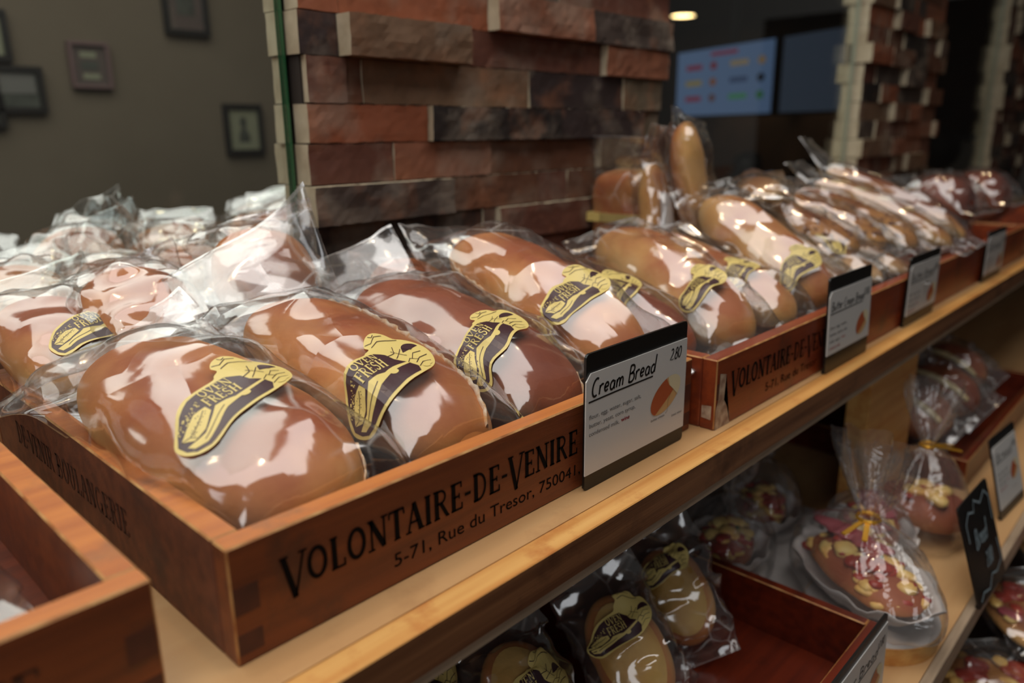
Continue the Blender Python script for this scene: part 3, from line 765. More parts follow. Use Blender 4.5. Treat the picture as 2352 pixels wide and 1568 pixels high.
def seam_strip(L, Wd, H, parent, seed, side=1, z=.25, bend=0, pw=2.6):
    rd = random.Random(seed); bm = bmesh.new(); n = 60; prev = None
    for i in range(n+1):
        u = -.93+1.86*i/n; k = (1-abs(u)**pw)**.5
        t = z+.03*math.sin(i*.5)+.03*math.sin(i*1.7)
        c = Vector((side*(Wd/2*k*math.cos(t)**.9+.0008), u*L/2, H/2*k*abs(math.sin(t))**.9+bend*(1-u*u)*L+rd.uniform(-.0009, .0009)))
        w = .0018+rd.random()*.0024; o = []
        for a in range(6):
            an = a*PI/3; o.append(bm.verts.new(c+Vector((side*math.cos(an)*w*.5*rd.uniform(.6, 1.3), 0, math.sin(an)*w*rd.uniform(.7, 1.3)))))
        if prev:
            for a in range(6): bm.faces.new((prev[a], prev[(a+1) % 6], o[(a+1) % 6], o[a]))
        prev = o
    return from_bm('cream_line', bm, M_cream, parent, True)

def bagged(name, label, cat, front, back, Wd, H, m, seed, group=None, roll=0, st=None, rl=(.02, .02), fl=(0, 0), cream=None, pw=2.6, ext=(.06, .045), wf=1.42, crump=.0045, taper=0, part='loaf', extra=None, lump=.0022, bend=0, flat=.62, slack=.004, film=None, bag=True, ex=.9, marks=None):
    M, L = frame_from(front, back, roll)
    r = empty(name, label=label, cat=cat, group=group, M=M)
    lf = loaf_mesh(part, L, Wd, H, m, r, seed, pw, lump=lump, taper=taper, bend=bend, flat=flat, ex=ex)
    if cream:
        for sd, z in cream: seam_strip(L, Wd, H, lf, seed, sd, z, bend, pw)
    if bag:
        Lb = L+ext[0]+ext[1]; yo = (ext[0]-ext[1])/2
        b = Bag(L, Wd, H, Lb, Wd*wf, seed, rl, fl, crump, slack, yo, pw, bend, flat)
        b.mesh('clear_bag', film or M_film, r); b.seams('bag_seam', M_seam, r)
        if marks: sticker(b, Lb, r, (marks[1]*L/2-yo)/(Lb/2), marks[2], marks[3], marks[4], art=mark_flat(marks[0]), mats=[M_gold if marks[0] == 'recycle' else M_burn], name=marks[5])
        if st: 
            sk = sticker(b, Lb, r, (st[0]*L/2-yo)/(Lb/2), st[1], st[2] if len(st) > 2 else 0, st[3] if len(st) > 3 else 1)
    if extra: extra(r, L, Wd, H)
    return r

G1 = 'bagged cream loaves in the nearest crate'
bagged('cream_bread', 'plump bagged cream loaf at the near left corner of the nearest crate, sticker fully visible', 'bread', (.080, .024, .045), (.062, .292, .092), .122, .082, B_cream, 11, G1, roll=-.10, st=(-.31, .08, .10, 1.0), rl=(-.04, .035), cream=[(1, .1)], ext=(.062, .018), wf=1.5, pw=3.6, bend=.02)
bagged('cream_bread', 'second bagged cream loaf from the near crate corner, below a tall clear bag peak', 'bread', (.202, .028, .045), (.198, .295, .105), .116, .082, B_cream, 12, G1, roll=.10, st=(-.50, .62, .03, 1.0), rl=(-.01, .12), cream=[(1, .95)], marks=('recycle', -.90, -.85, .3, 1.1, 'recycling_mark'), ext=(.10, .018), wf=1.45, pw=3.6, bend=.02)
bagged('cream_bread', 'third bagged cream loaf in the nearest crate, brown, sticker crossed by a fold', 'bread', (.316, .030, .048), (.308, .290, .108), .110, .080, B_brown, 13, G1, roll=.02, st=(-.46, .58, .03, .96), rl=(.0, .06), cream=[(1, .2)], ext=(.075, .02), pw=3.5, bend=.02)
bagged('cream_bread', 'fourth bagged cream loaf in the nearest crate, just behind the Cream Bread sign', 'bread', (.415, .030, .055), (.462, .310, .142), .104, .080, B_cream, 14, G1, roll=-.12, st=(-.42, .22, .0, .9), rl=(.03, -.01), cream=[(-1, .15)], ext=(.05, .02), pw=3.5, bend=.02)
bagged('burnt_mark_loaf', 'dark brown bagged loaf with a burnt mark, half hidden behind the fourth cream loaf', 'bread', (.535, .045, .05), (.520, .30, .115), .10, .07, B_brown, 15, None, roll=-.1, st=(-.32, .25, .05, .85), marks=('six', .55, .25, 1.2, 1.0, 'burnt_mark'), rl=(.02, .0), ext=(.05, .02))
G2 = 'long golden loaves in the reddish crate'
bagged('long_loaf', 'pale golden long loaf nearest in the reddish crate with an oval sticker', 'bread', (.600, .020, .050), (.690, .270, .130), .096, .076, B_pale, 21, G2, roll=-.25, st=(-.56, .2, .1, .72), rl=(.01, 0), ext=(.025, .02), wf=1.3, pw=3.8, bend=.02)
bagged('long_loaf', 'golden long loaf between two others in the reddish crate, its bag strongly shining', 'bread', (.730, .025, .050), (.765, .265, .118), .088, .070, B_pale, 22, G2, roll=-.2, st=(-.42, .35, .0, .66), rl=(.01, 0), ext=(.03, .03), wf=1.35, pw=3.8)
bagged('long_loaf', 'golden long loaf standing highest in the reddish crate, beside the second price sign', 'bread', (.815, .020, .055), (.870, .225, .170), .092, .075, B_pale, 23, G2, roll=-.25, st=(-.62, .3, .0, .7), rl=(.02, .01), ext=(.03, .02), wf=1.3, pw=3.6)

# second row, heaped behind the first
G3 = 'bagged loaves heaped behind the front row'
bagged('cream_bread', 'bagged loaf at the left edge, sticker showing through the nearest loaf\'s bag', 'bread', (.066, .31, .055), (.050, .49, .110), .104, .072, B_cream, 31, G3, st=(-.3, -.1, .1, .9), rl=(.0, .05), ext=(.035, .02), pw=2.8)
bagged('cream_bread', 'bagged loaf directly behind the nearest loaf, seen over its bag edge', 'bread', (.110, .325, .085), (.130, .46, .130), .10, .072, B_cream, 32, G3, rl=(.0, .05), ext=(.012, .02), wf=1.2, pw=2.8)
bagged('cream_bread', 'bagged loaf behind the tall bag peak, left of the wide stone pillar', 'bread', (.225, .32, .100), (.262, .44, .160), .105, .075, B_cream, 33, G3, rl=(.0, .055), ext=(.015, .02), pw=2.6)
bagged('cream_bread', 'small orange-brown bagged loaf between the third and fourth cream loaves', 'bread', (.385, .28, .070), (.430, .405, .110), .095, .065, B_cream, 34, G3, rl=(.03, .0), ext=(.01, .03), pw=2.5)
bagged('cream_bread', 'bagged loaf with a flat shiny top right behind the burnt-marked loaf', 'bread', (.565, .28, .07), (.610, .39, .105), .10, .06, B_cream, 35, G3, rl=(.02, .01), ext=(.015, .03), pw=2.5)
bagged('cream_bread', 'bagged loaf low in the left foreground crate, mostly in shade', 'bread', (-.125, .09, .035), (-.160, .33, .05), .10, .06, B_cream, 36, None, rl=(.03, .03), ext=(.05, .05))

# heap behind the glass, left
G4 = 'bagged buns heaped behind the glass on the left'
pile = [
 ((.05, .57, .080), (.10, .69, .105), .10, .07, B_orange, 41, (.02, .03), 'orange bun with a bright bare flank at the left edge behind the glass'),
 ((.16, .56, .075), (.20, .69, .105), .095, .065, B_cream, 42, (.05, .06), 'bagged bun with its bag standing up in a white triangle, amid the heap'),
 ((.26, .57, .080), (.30, .69, .110), .095, .065, B_cream, 43, (.05, .02), 'bagged bun next to the green glass edge, half behind it'),
 ((.16, .74, .095), (.24, .86, .125), .10, .07, B_cream, 44, (.03, .05), 'bagged bun in the third row of the heap under the picture wall'),
 ((.30, .76, .09), (.37, .88, .12), .10, .065, B_orange, 45, (.03, .02), 'pale orange bagged bun in the third row of the heap'),
 ((.46, .78, .09), (.53, .90, .13), .10, .06, B_orange, 46, (.02, .03), 'bagged bun with a golden top, farthest right of the heap'),
 ((-.02, .72, .10), (.04, .86, .14), .10, .07, B_brown, 47, (.06, .03), 'bagged bun at the upper left, its bag curling up pale against the wall'),
 ((.04, .80, .08), (.10, .93, .10), .10, .06, B_cream, 48, (.04, .02), 'bagged bun low at the back left of the heap'),
 ((.30, .64, .075), (.40, .72, .10), .09, .06, B_orange, 49, (.02, .02), 'flat bagged bun just left of the stone pillar behind the glass'),
 ((.42, .62, .11), (.48, .74, .145), .10, .06, B_orange, 50, (.03, .03), 'round golden bun topping the heap under the smallest picture frame'),
 ((-.09, .56, .08), (-.04, .70, .12), .10, .07, B_cream, 51, (.04, .03), 'bagged bun cut by the left photo edge behind the glass'),
]
for f_, b_, w_, h_, m_, sd, rl_, lb in pile:
    bagged('bagged_bun', lb, 'bun', f_, b_, w_*1.1, h_*1.1, m_, sd, G4, rl=(rl_[0]*1.0, rl_[1]*1.6), ext=(.045, .02), pw=2.3, wf=1.12, part='bun', crump=.006, st=None)

# further along the shelf
def nuts(r, L, Wd, H, m=T_nut, n=90, k=.004, seed=1, zlo=.2):
    rd = random.Random(seed); bm = bmesh.new()
    for i in range(n):
        u = rd.uniform(-.85, .85); t = rd.uniform(zlo, PI-zlo); kk = (1-abs(u)**2.6)**.5
        c = Vector((Wd/2*kk*math.cos(t), u*L/2, H/2*kk*math.sin(t)))
        q = k*rd.uniform(.5, 1.3)
        bmesh.ops.create_icosphere(bm, subdivisions=1, radius=q, matrix=Matrix.Translation(c) @ Matrix.Diagonal((rd.uniform(.8, 1.5), rd.uniform(.8, 1.5), .6, 1)))
    return from_bm('crumb_topping', bm, m, r, True)
def scores(r, L, Wd, H, m=None):
    bm = bmesh.new()
    for k in range(5):
        u = -.7+k*.34
        pts = []
        for i in range(9):
            t = PI*.32+PI*.36*i/8; uu = u+.12*(i/8-.5)*2; kk = (1-abs(uu)**2.6)**.5
            pts.append(Vector((Wd/2*kk*math.cos(t)*1.01, uu*L/2, H/2*kk*math.sin(t)*1.02+.0005)))
        for i in range(8):
            a, b = pts[i], pts[i+1]; d = Vector((0, .0045*math.sin(PI*(i+.5)/8)+.001, 0))
            vs = [bm.verts.new(q) for q in (a-d, b-d, b+d, a+d)]; bm.faces.new(vs)
    return from_bm('score_marks', bm, m or B_crumb, r)
bagged('panini_roll', 'flour-dusted bagged roll lying nearest behind the second price sign', 'bread', (.905, .012, .060), (.880, .160, .105), .085, .045, B_flour, 61, 'floured rolls behind the second price sign', st=(-.0, .2, 0, .6), ext=(.02, .012))
bagged('panini_roll', 'flour-dusted bagged roll to the right of the nearest one, bag end catching light', 'bread', (1.005, .012, .062), (.955, .160, .108), .085, .045, B_flour, 62, 'floured rolls behind the second price sign', st=(-.0, .2, 0, .6), ext=(.02, .012))
bagged('panini_roll', 'flour-dusted bagged roll against the far crate end, last of its row', 'bread', (1.095, .005, .060), (1.055, .15, .10), .08, .045, B_flour, 63, 'floured rolls behind the second price sign', ext=(.02, .03))
bagged('long_loaf', 'pale yellow unsliced long loaf lying crosswise on top behind the standing loaf', 'bread', (.90, .15, .178), (1.16, .30, .168), .07, .055, B_flour, 64, None, ext=(.02, .02), pw=3)
bagged('crumb_loaf', 'crumb-topped bagged loaf beneath the pale crosswise loaf', 'bread', (1.02, .055, .098), (1.00, .26, .155), .085, .06, B_baguette, 65, 'crumb-topped loaves behind the third price sign', ext=(.03, .03), extra=lambda r, L, w, h: nuts(r, L, w, h, seed=1))
bagged('crumb_loaf', 'crumb-topped bagged loaf to the right of the pale crosswise loaf', 'bread', (1.12, .05, .092), (1.13, .26, .158), .085, .06, B_baguette, 66, 'crumb-topped loaves behind the third price sign', ext=(.03, .03), extra=lambda r, L, w, h: nuts(r, L, w, h, seed=2))
bagged('crumb_loaf', 'crumb-topped bagged loaf leaning just behind the third price sign', 'bread', (1.21, .03, .085), (1.22, .25, .16), .085, .06, B_baguette, 67, 'crumb-topped loaves behind the third price sign', ext=(.03, .03), extra=lambda r, L, w, h: nuts(r, L, w, h, seed=3))
bagged('long_loaf', 'slim brown bagged loaf leaning over the crate rim right of the third price sign', 'bread', (1.30, .0, .08), (1.29, .24, .175), .07, .055, B_baguette, 68, None, ext=(.06, .03), rl=(.02, .02), extra=lambda r, L, w, h: scores(r, L, w, h))
bagged('long_loaf', 'slim pale bagged loaf resting highest right of the third price sign, bag tip up', 'bread', (1.38, -.0, .085), (1.37, .25, .195), .07, .055, B_baguette, 69, None, ext=(.08, .03), rl=(.04, .03))
bagged('round_loaf', 'dark shiny round bagged loaf left of its twin at the far end', 'bread', (1.62, .045, .112), (1.64, .175, .122), .13, .125, B_dark, 71, 'dark round loaves at the far end', ext=(.05, .03), pw=2, part='loaf', rl=(.05, .05), flat=.9)
bagged('round_loaf', 'dark shiny round bagged loaf at the right photo edge of the far end', 'bread', (1.86, .03, .112), (1.88, .16, .122), .13, .125, B_dark, 72, 'dark round loaves at the far end', ext=(.05, .03), pw=2, part='loaf', rl=(.05, .05), flat=.9)

# tall group beside the pillar
bagged('baguette', 'tall brown baguette standing bagged behind the golden loaves, with a pale cut flank', 'bread', (.905, .24, .045), (.865, .265, .285), .085, .055, B_cream, 81, None, roll=2.4, ext=(.03, .01), rl=(.03, .0), pw=5)
bagged('baguette', 'narrow bagged baguette with a white label strip standing left of the tall brown one', 'bread', (.80, .26, .02), (.835, .30, .225), .05, .045, B_baguette, 82, None, roll=.5, ext=(.06, .01), rl=(.03, .02), pw=5, extra=lambda r, L, w, h: box('label_strip', -.012, .012, -L*.25, L*.28, h/2+.0045, h/2+.0053, M_white, r))
bagged('sandwich_loaf', 'square bagged sandwich bread with a yellow band, standing against the pillar edge', 'bread', (.89, .375, .012), (.885, .375, .215), .105, .075, B_pale, 83, None, roll=PI, ext=(.06, .005), pw=10, ex=.35, flat=1, rl=(.02, .03), extra=lambda r, L, w, h: from_bm('yellow_band', (lambda bm: (add_box(bm, -w/2-.0025, w/2+.0025, .02, .034, -h/2-.0025, h/2+.0025), bm)[1])(bmesh.new()), M_gold, r))

# burnt mark on the dark loaf
# ------------------------------------------------------------------ price signs
def bread_picture(bm, x, y, w, h, T, mats):
    body = arc(x, y, w*.5, h*.5, 0, 360, 28)
    P = [Vector((a, b, 0)) for a, b in body]
    def poly(pts, mi):
        P = [Vector((a, b, 0)) for a, b in pts]; vs = [bm.verts.new(T(a, b)) for a, b in pts]
        for t in tessellate_polygon([P]):
            try: f = bm.faces.new([vs[i] for i in t]); f.material_index = mi
            except ValueError: pass
    ca, sa = math.cos(.62), math.sin(.62)
    R = lambda p: (x+p[0]*.56*w*ca-p[1]*.40*h*sa*w/h*.9, y+p[0]*.56*w*sa*.8+p[1]*.40*h*ca)
    e = [(math.cos(2*PI*i/36), math.sin(2*PI*i/36)) for i in range(36)]
    T0 = T
    poly([R(p) for p in e], mats[1])
    def layer(Tn, pts, mi):
        P = [Vector((a, b, 0)) for a, b in pts]; vs = [bm.verts.new(Tn(a, b)) for a, b in pts]
        for t in tessellate_polygon([P]):
            try: f = bm.faces.new([vs[i] for i in t]); f.material_index = mi
            except ValueError: pass
    up = lambda a, b: Vector(T0(a, b))+Vector((0, -.0002, 0))
    layer(up, [R(p) for p in [(math.cos(math.radians(k)), math.sin(math.radians(k))) for k in range(64, 205, 8)]]+[R((-.2, -.34)), R((.42, -.30)), R((.36, .3))], mats[0])
    layer(up, [R(p) for p in [(math.cos(math.radians(k)), math.sin(math.radians(k))) for k in range(-62, 63, 8)]]+[R((.38, .3)), R((.44, -.3))], mats[2])
M_pic1 = mat('printed_loaf_red', (176, 86, 50), .4); M_pic2 = mat('printed_loaf_tan', (206, 164, 110), .4); M_pic3 = mat('printed_loaf_pale', (218, 206, 170), .4)
def sign(M, w, h, label, title, price, text, cardbox, full=False, name='price_sign', chalk=False):
    """local X right, Z up, faces -Y; origin bottom-left"""
    r = empty(name, label=label, cat='sign', M=M)
    bm = bmesh.new()
    rad = .004; pts = []
    for cx, cz, a0 in ((rad, rad, 180), (w-rad, rad, 270), (w-rad, h-rad, 0), (rad, h-rad, 90)):
        pts += arc(cx, cz, rad, rad, a0, a0+90, 4)
    f = bm.faces.new([bm.verts.new((x, 0, z)) for x, z in pts]); bm.normal_update()
    e = bmesh.ops.extrude_face_region(bm, geom=[f]); bmesh.ops.translate(bm, verts=[v for v in e['geom'] if isinstance(v, bmesh.types.BMVert)], vec=(0, .0022, 0))
    bmesh.ops.recalc_face_normals(bm, faces=bm.faces[:])
    from_bm('backing_board', bm, M_black, r)
    box('foot', 0.004, w-.004, .0023, .0055, 0, .004, M_black, r)
    T = lambda u, v: (u, -.0013, v)
    if not chalk:
        c0, c1, z0, z1 = cardbox; ch = .006
        bm = bmesh.new()
        P = [(c0, z0), (c1, z0), (c1, z1), (c0+ch, z1), (c0, z1-ch)]
        f = bm.faces.new([bm.verts.new((x, -.0011, z)) for x, z in P])
        e = bmesh.ops.extrude_face_region(bm, geom=[f]); bmesh.ops.translate(bm, verts=[v for v in e['geom'] if isinstance(v, bmesh.types.BMVert)], vec=(0, .001, 0))
        bmesh.ops.recalc_face_normals(bm, faces=bm.faces[:])
        cd = from_bm('card', bm, M_card, r)
        bm = bmesh.new(); text(bm, T, c0, c1, z0, z1); from_bm('card_print', bm, [M_ink, M_print, M_inkred, M_pic1, M_pic2, M_pic3], cd)
    else:
        bm = bmesh.new(); text(bm, T, 0, w, 0, h); from_bm('chalk_writing', bm, M_chalk, r)
    return r
def txt_main(bm, T, a, b, z0, z1):
    hand_text(bm, 'Cream Bread', a+.005, .0770, .0140, T, 0, 1.10, .22, .135)
    ribbon(bm, [(a+.003, .0738), (a+.040, .0742), (a+.091, .0740)], .0014, T, 0)
    hand_text(bm, '2.80', b-.028, .0815, .0102, T, 0, 1.0, .2, .14)
    font_text(bm, 'flour, egg, water, sugar, salt,', a+.004, .0595, .0036, T, 1, .070)
    font_text(bm, 'butter, yeast, corn syrup,', a+.004, .0525, .0036, T, 1, .062)
    font_text(bm, 'condensed milk,', a+.004, .0455, .0036, T, 1, .040)
    font_text(bm, 'wine', a+.0465, .0458, .0036, T, 2, .0115); font_text(bm, 'wine', a+.0468, .0459, .0036, T, 2, .0115)
    bread_picture(bm, b-.032, .052, .046, .032, T, (3, 4, 5))
    ribbon(bm, [(b-.024, .0515), (b-.028, .046), (b-.0285, .036), (b-.031, .0345)], .0004, T, 1)
    font_text(bm, 'butter cream', b-.054, .0325, .0024, T, 1, .021); font_text(bm, 'bread, wheat', b-.021, .0285, .0024, T, 1, .017)
def txt_other(title, pr, w=.9):
    def f(bm, T, a, b, z0, z1):
        H = z1-z0
        hand_text(bm, title, a+.006, z1-.023, .0105, T, 0, (b-a-.030)/(sum(HW[c][0] for c in title)*.0105), .2, .13)
        ribbon(bm, [(a+.004, z1-.026), (b-.028, z1-.0255)], .0013, T, 0)
        hand_text(bm, pr, b-.024, z1-.019, .0085, T, 0, 1.1, .2, .13)
        for k in range(3): font_text(bm, ('flour, egg, water,', 'butter, yeast, salt,', 'milk, sugar,')[k], a+.006, z1-.044-.008*k, .0036, T, 1, (.05, .052, .032)[k])
        font_text(bm, 'wine', a+.041, z1-.06, .0036, T, 2, .011); font_text(bm, 'contains milk', a+.006, z1-.068, .0036, T, 2, .032)
        bread_picture(bm, b-.026, z1-.052, .038, .030, T, (3, 4, 5))
        font_text(bm, 'butter cream', b-.045, z1-.078, .0024, T, 1, .02)
    return f
def TM(x, y, z, rz=0, tilt=0): return Matrix.Translation((x, y, z)) @ Matrix.Rotation(rz, 4, 'Z') @ Matrix.Rotation(tilt, 4, 'X')
sign(TM(.2855, -.008, 0), .1445, .112, 'black-backed white price sign reading Cream Bread, standing before the nearest crate', 'Cream Bread', '280', txt_main, (-.001, .1435, .0135, .0965), True)
sign(TM(.7035, -.030, 0, .0, -.04), .132, .112, 'black-backed white price sign standing before the reddish crate with the chipped corner', '', '', txt_other('Butter Cream Bread', '2.80'), (.0, .132, .022, .096))
sign(TM(.9910, -.026, 0, 0, .0), .140, .100, 'black-backed white price sign before the floured rolls, third along the shelf', '', '', txt_other('Butter Bread', '2.80'), (.002, .139, .016, .088))
sign(TM(1.43, -.026, 0, 0, .0), .135, .092, 'small blurred price sign farthest along the upper shelf', '', '', txt_other('Bread', '2.80'), (.002, .134, .013, .082))

# ------------------------------------------------------------------ lower shelf
tr = crate(.15, .606, -.15, .30, -.289, 'dark red wooden tray on the lower shelf with yellow-topped loaves at its back', M=(M_tray, M_tray, M_tray), joints=False, name='wooden_tray', h=.069, t=.012)
crate(1.16, 1.76, -.10, .30, -.289, 'reddish wooden crate of split buns on the lower shelf beyond the support panel', M=(M_tray, M_tray, M_tray), joints=False, name='wooden_tray', h=.05, t=.012)
def crust_face(r, L, Wd, H):
    bm = bmesh.new(); n, k = 14, 36; V = []
    for i in range(n+1):
        q = i/n
        for j in range(k):
            a = 2*PI*j/k
            V.append((Wd/2*.80*q*math.cos(a), L/2*.84*q*math.sin(a), H/2*(1.0-.42*q**3)+.0028+noise.noise(Vector((q*5*math.cos(a), q*5*math.sin(a), 1)))*.0012))
    Fc = [(i*k+j, (i+1)*k+j, (i+1)*k+(j+1) % k, i*k+(j+1) % k) for i in range(n) for j in range(k)]
    bm.free(); return from_np('yellow_crust', V, Fc, B_yellow, r)
G5 = 'yellow-topped loaves in the dark red tray'
def leaning(front, back, **k): return bagged('yellow_top_loaf', k.pop('label'), 'bread', front, back, .075, .05, B_cream, k.pop('seed'), G5, ext=(.04, .02), pw=2.3, extra=crust_face, **k)
leaning((.385, -.025, -.262), (.405, .060, -.185), label='yellow-topped oval loaf nearest in the dark red tray, facing the camera', seed=91, st=(.42, 0, .0, .72), roll=-.5, slack=.007)
leaning((.500, .000, -.262), (.530, .075, -.190), label='yellow-topped oval loaf against the right wall of the dark red tray', seed=92, st=(.5, 0, 0, .6), roll=-.55, slack=.007)
leaning((.270, .000, -.255), (.285, .09, -.190), label='bagged loaf lying in shade at the left of the dark red tray', seed=93, st=(.0, 0, 0, .8), roll=-.3)
leaning((.19, .06, -.24), (.20, .15, -.18), label='bagged loaf half hidden at the left end of the dark red tray', seed=94, st=(.0, 0, 0, .8))

def tied_bag(name, label, base, R, H, seed, neck=.5, flare=.5, sq=(1, 1), group=None, rz=0, tiedir=0, filled=None, lean=(0, 0), tie=True, lift=0):
    """clear bag gathered with a gold wire tie; filled(r) adds the bread"""
    r = empty(name, base, label, 'bread', group); r.rotation_euler.z = rz
    rd = np.random.RandomState(seed); n, k = 40, 72; V = []
    ph = rd.rand(6)*6
    for i in range(n+1):
        q = i/n
        if q < neck:
            t = q/neck; rad = R*(1-.06*t)*max(.02, (1-((t-.22)/.78)**2) if t > .22 else (1-((.22-t)/.22)**2.5*.25))**(.62)
            rad = max(rad, R*.09)
            am = .03+.22*t**2
        else:
            t = (q-neck)/(1-neck); rad = R*(.09+.42*flare*math.sin(min(t*1.35, 1.2))); am = .22+.1*t
        for j in range(k):
            a = 2*PI*j/k
            ru = 1+am*(.5*math.sin(7*a+ph[0])+.35*math.sin(11*a+ph[1])+.4*math.sin(4*a+ph[2]))
            V.append((rad*ru*math.cos(a)*sq[0]+lean[0]*q*q, rad*ru*math.sin(a)*sq[1]+lean[1]*q*q, H*q+rd.uniform(-1, 1)*.0015+lift))
    Fc = [(i*k+j, i*k+(j+1) % k, (i+1)*k+(j+1) % k, (i+1)*k+j) for i in range(n) for j in range(k)]
    from_np('clear_bag', V, Fc, M_film2, r)
    if tie:
        c = Vector((lean[0]*neck*neck, lean[1]*neck*neck, H*neck+lift))
        bm = bmesh.new(); rr_ = R*.13
        prev = None; m_ = 18
        for i in range(m_+1):
            a = 2*PI*i/m_; ring = [bm.verts.new(c+Vector((math.cos(a)*(rr_+.0016*math.cos(b)), math.sin(a)*(rr_+.0016*math.cos(b)), .0028*math.sin(b)))) for b in (0, PI/2, PI, 3*PI/2)]
            if prev:
                for j in range(4): bm.faces.new((prev[j], prev[(j+1) % 4], ring[(j+1) % 4], ring[j]))
            prev = ring
        for da in (-.25, .25):
            d = Vector((math.cos(tiedir+da), math.sin(tiedir+da), -.15)); s_ = d.cross(Vector((0, 0, 1))).normalized()*.0028; p0 = c+d*rr_; p1 = c+d*(rr_+.034)
            add = [bm.verts.new(q_) for q_ in (p0-s_, p0+s_, p1+s_, p1-s_)]; bm.faces.new(add)
            add2 = [bm.verts.new(q_+Vector((0, 0, .0015))) for q_ in (p0-s_, p0+s_, p1+s_, p1-s_)]; bm.faces.new(add2[::-1])
            for e0 in range(4): bm.faces.new((add[e0], add2[e0], add2[(e0+1) % 4], add[(e0+1) % 4]))
        from_bm('gold_tie', bm, M_tie, r)
    if filled: filled(r)
    return r
def dish(r, a, b, h, m=None, z=.002):
    """white paper boat"""
    n, k = 8, 48; V = []
    for i in range(n+1):
        q = i/n
        for j in range(k):
            t = 2*PI*j/k; w = 1+.05*math.sin(9*t)*q
            V.append((a*(.35+.65*q)*w*math.cos(t), b*(.35+.65*q)*w*math.sin(t), z+h*q**2.2+.003*math.sin(13*t)*q))
    V.append((0, 0, z))
    Fc = [(i*k+j, i*k+(j+1) % k, (i+1)*k+(j+1) % k, (i+1)*k+j) for i in range(n) for j in range(k)]+[(n*k+k, (j+1) % k, j) for j in range(k)]
    o = from_np('paper_boat', V, Fc, m or M_white, r)
    o.modifiers.new('t', 'SOLIDIFY').thickness = .0008
    return o
def lumps(name, m, r, pts, seed, flatz=.5):
    rd = random.Random(seed); bm = bmesh.new()
    for (x, y, z, q) in pts:
        bmesh.ops.create_icosphere(bm, subdivisions=2, radius=q, matrix=Matrix.Translation((x, y, z)) @ Matrix.Rotation(rd.random()*3, 4, 'Z') @ Matrix.Diagonal((rd.uniform(.8, 1.5), rd.uniform(.7, 1.2), flatz, 1)))
    for v in bm.verts: v.co += Vector((noise.noise(v.co*90), noise.noise(v.co*90+Vector((5, 0, 0))), noise.noise(v.co*90+Vector((0, 5, 0)))))*.002
    return tag(from_bm(name, bm, m, r, True), kind='stuff')
def pizza_roll(L, Wd, H, seed, ham=True, z=.012, rz=0):
    def f(r):
        rd = random.Random(seed)
        dish(r, L*.60, Wd*.78, .035)
        lf = loaf_mesh('roll', L, Wd, H, B_brown, r, seed); lf.rotation_euler.z = PI/2; lf.location.z = z+H*.45
        zt = z+H*.9+.0045
        def P(n, q):
            o = []
            for _ in range(n):
                x, y = rd.uniform(-.42, .42), rd.uniform(-.36, .36); o.append((x*L, y*Wd, zt-.018*(abs(x)/.42)**3-.012*(abs(y)/.36)**2+rd.uniform(-.002, .003), q*rd.uniform(.6, 1.2)))
            return o
        lumps('cheese', T_cheese, r, P(34, .0105), seed); lumps('tomato_sauce', T_sauce, r, P(32, .0105), seed+1); lumps('herbs', T_green, r, P(12, .004), seed+2)
        if ham: lumps('ham_slice', T_ham, r, [(L*.05+L*.09*i, -Wd*.18+.004*i, zt+.003, .017) for i in range(5)], seed+3, .25)
    return f
box_b = None
def board():
    bm = bmesh.new()
    bmesh.ops.create_cone(bm, cap_ends=True, segments=48, radius1=.072, radius2=.074, depth=.022)
    bmesh.ops.translate(bm, verts=bm.verts, vec=(0, 0, .011))
    r = empty('serving_board', (.700, -.112, -.2899), 'round pale wooden serving board under the biggest tied bag', 'board')
    from_bm('board', bm, M_pine, r)
    bm = bmesh.new(); bmesh.ops.create_cone(bm, cap_ends=True, segments=48, radius1=.0725, radius2=.0725, depth=.001); bmesh.ops.translate(bm, verts=bm.verts, vec=(0, 0, .0225)); from_bm('paper_round', bm, M_white, r)
board()
box_ = box('paper_sheet', -.16, .16, -.16, .16, 0, .0012, M_white); box_.location = (.775, .06, -.2895)
tag(box_, 'white paper sheet lying under the tied bags beside the dark red tray', 'paper')
G6 = 'tied bags of topped rolls on the lower shelf'
tied_bag('topped_roll_bag', 'biggest tied bag on the lower shelf, ham and cheese roll in a white paper boat', (.715, -.095, -.266), .098, .20, 101, .52, .9, (1.15, .72), G6, .95, 2.2, pizza_roll(.17, .085, .045, 5), lean=(.0, .01))
tied_bag('topped_roll_bag', 'tied bag of tomato-topped rolls against the dark red tray wall', (.705, .075, -.288), .070, .15, 102, .7, .9, (1.1, .9), G6, .4, 1, pizza_roll(.11, .07, .04, 6, False), tie=False)
tied_bag('topped_roll_bag', 'tied bag of topped rolls farther back under the upper shelf', (.835, .09, -.288), .066, .15, 103, .7, .9, (1.1, .9), G6, .4, 1, pizza_roll(.11, .07, .04, 7, False), tie=False)
tied_bag('topped_roll_bag', 'tied bag behind the biggest one, roll in a round white paper cup', (.865, -.05, -.288), .070, .15, 104, .6, .8, (1, .9), G6, .3, 0, pizza_roll(.11, .08, .045, 8, True), tie=False)
def corn_roll(r):
    lf = loaf_mesh('roll', .13, .09, .07, B_brown, r, 77); lf.location.z = .036
    lumps('egg_slice', T_cheese, r, [(-.018, -.02, .068, .018), (.008, -.026, .068, .016), (.014, .0, .069, .014), (-.012, .008, .069, .014)], 8, .45)
    lumps('tomato_sauce', T_sauce, r, [(.03, -.02, .064, .008), (-.03, .01, .066, .008), (.0, .0, .07, .007)], 9)
tied_bag('topped_roll_bag', 'tied bag with a yellow-topped roll and a gold tie, next to the support panel', (.965, -.085, -.288), .075, .225, 105, .60, 1.1, (1, .9), G6, .1, -.9, corn_roll)
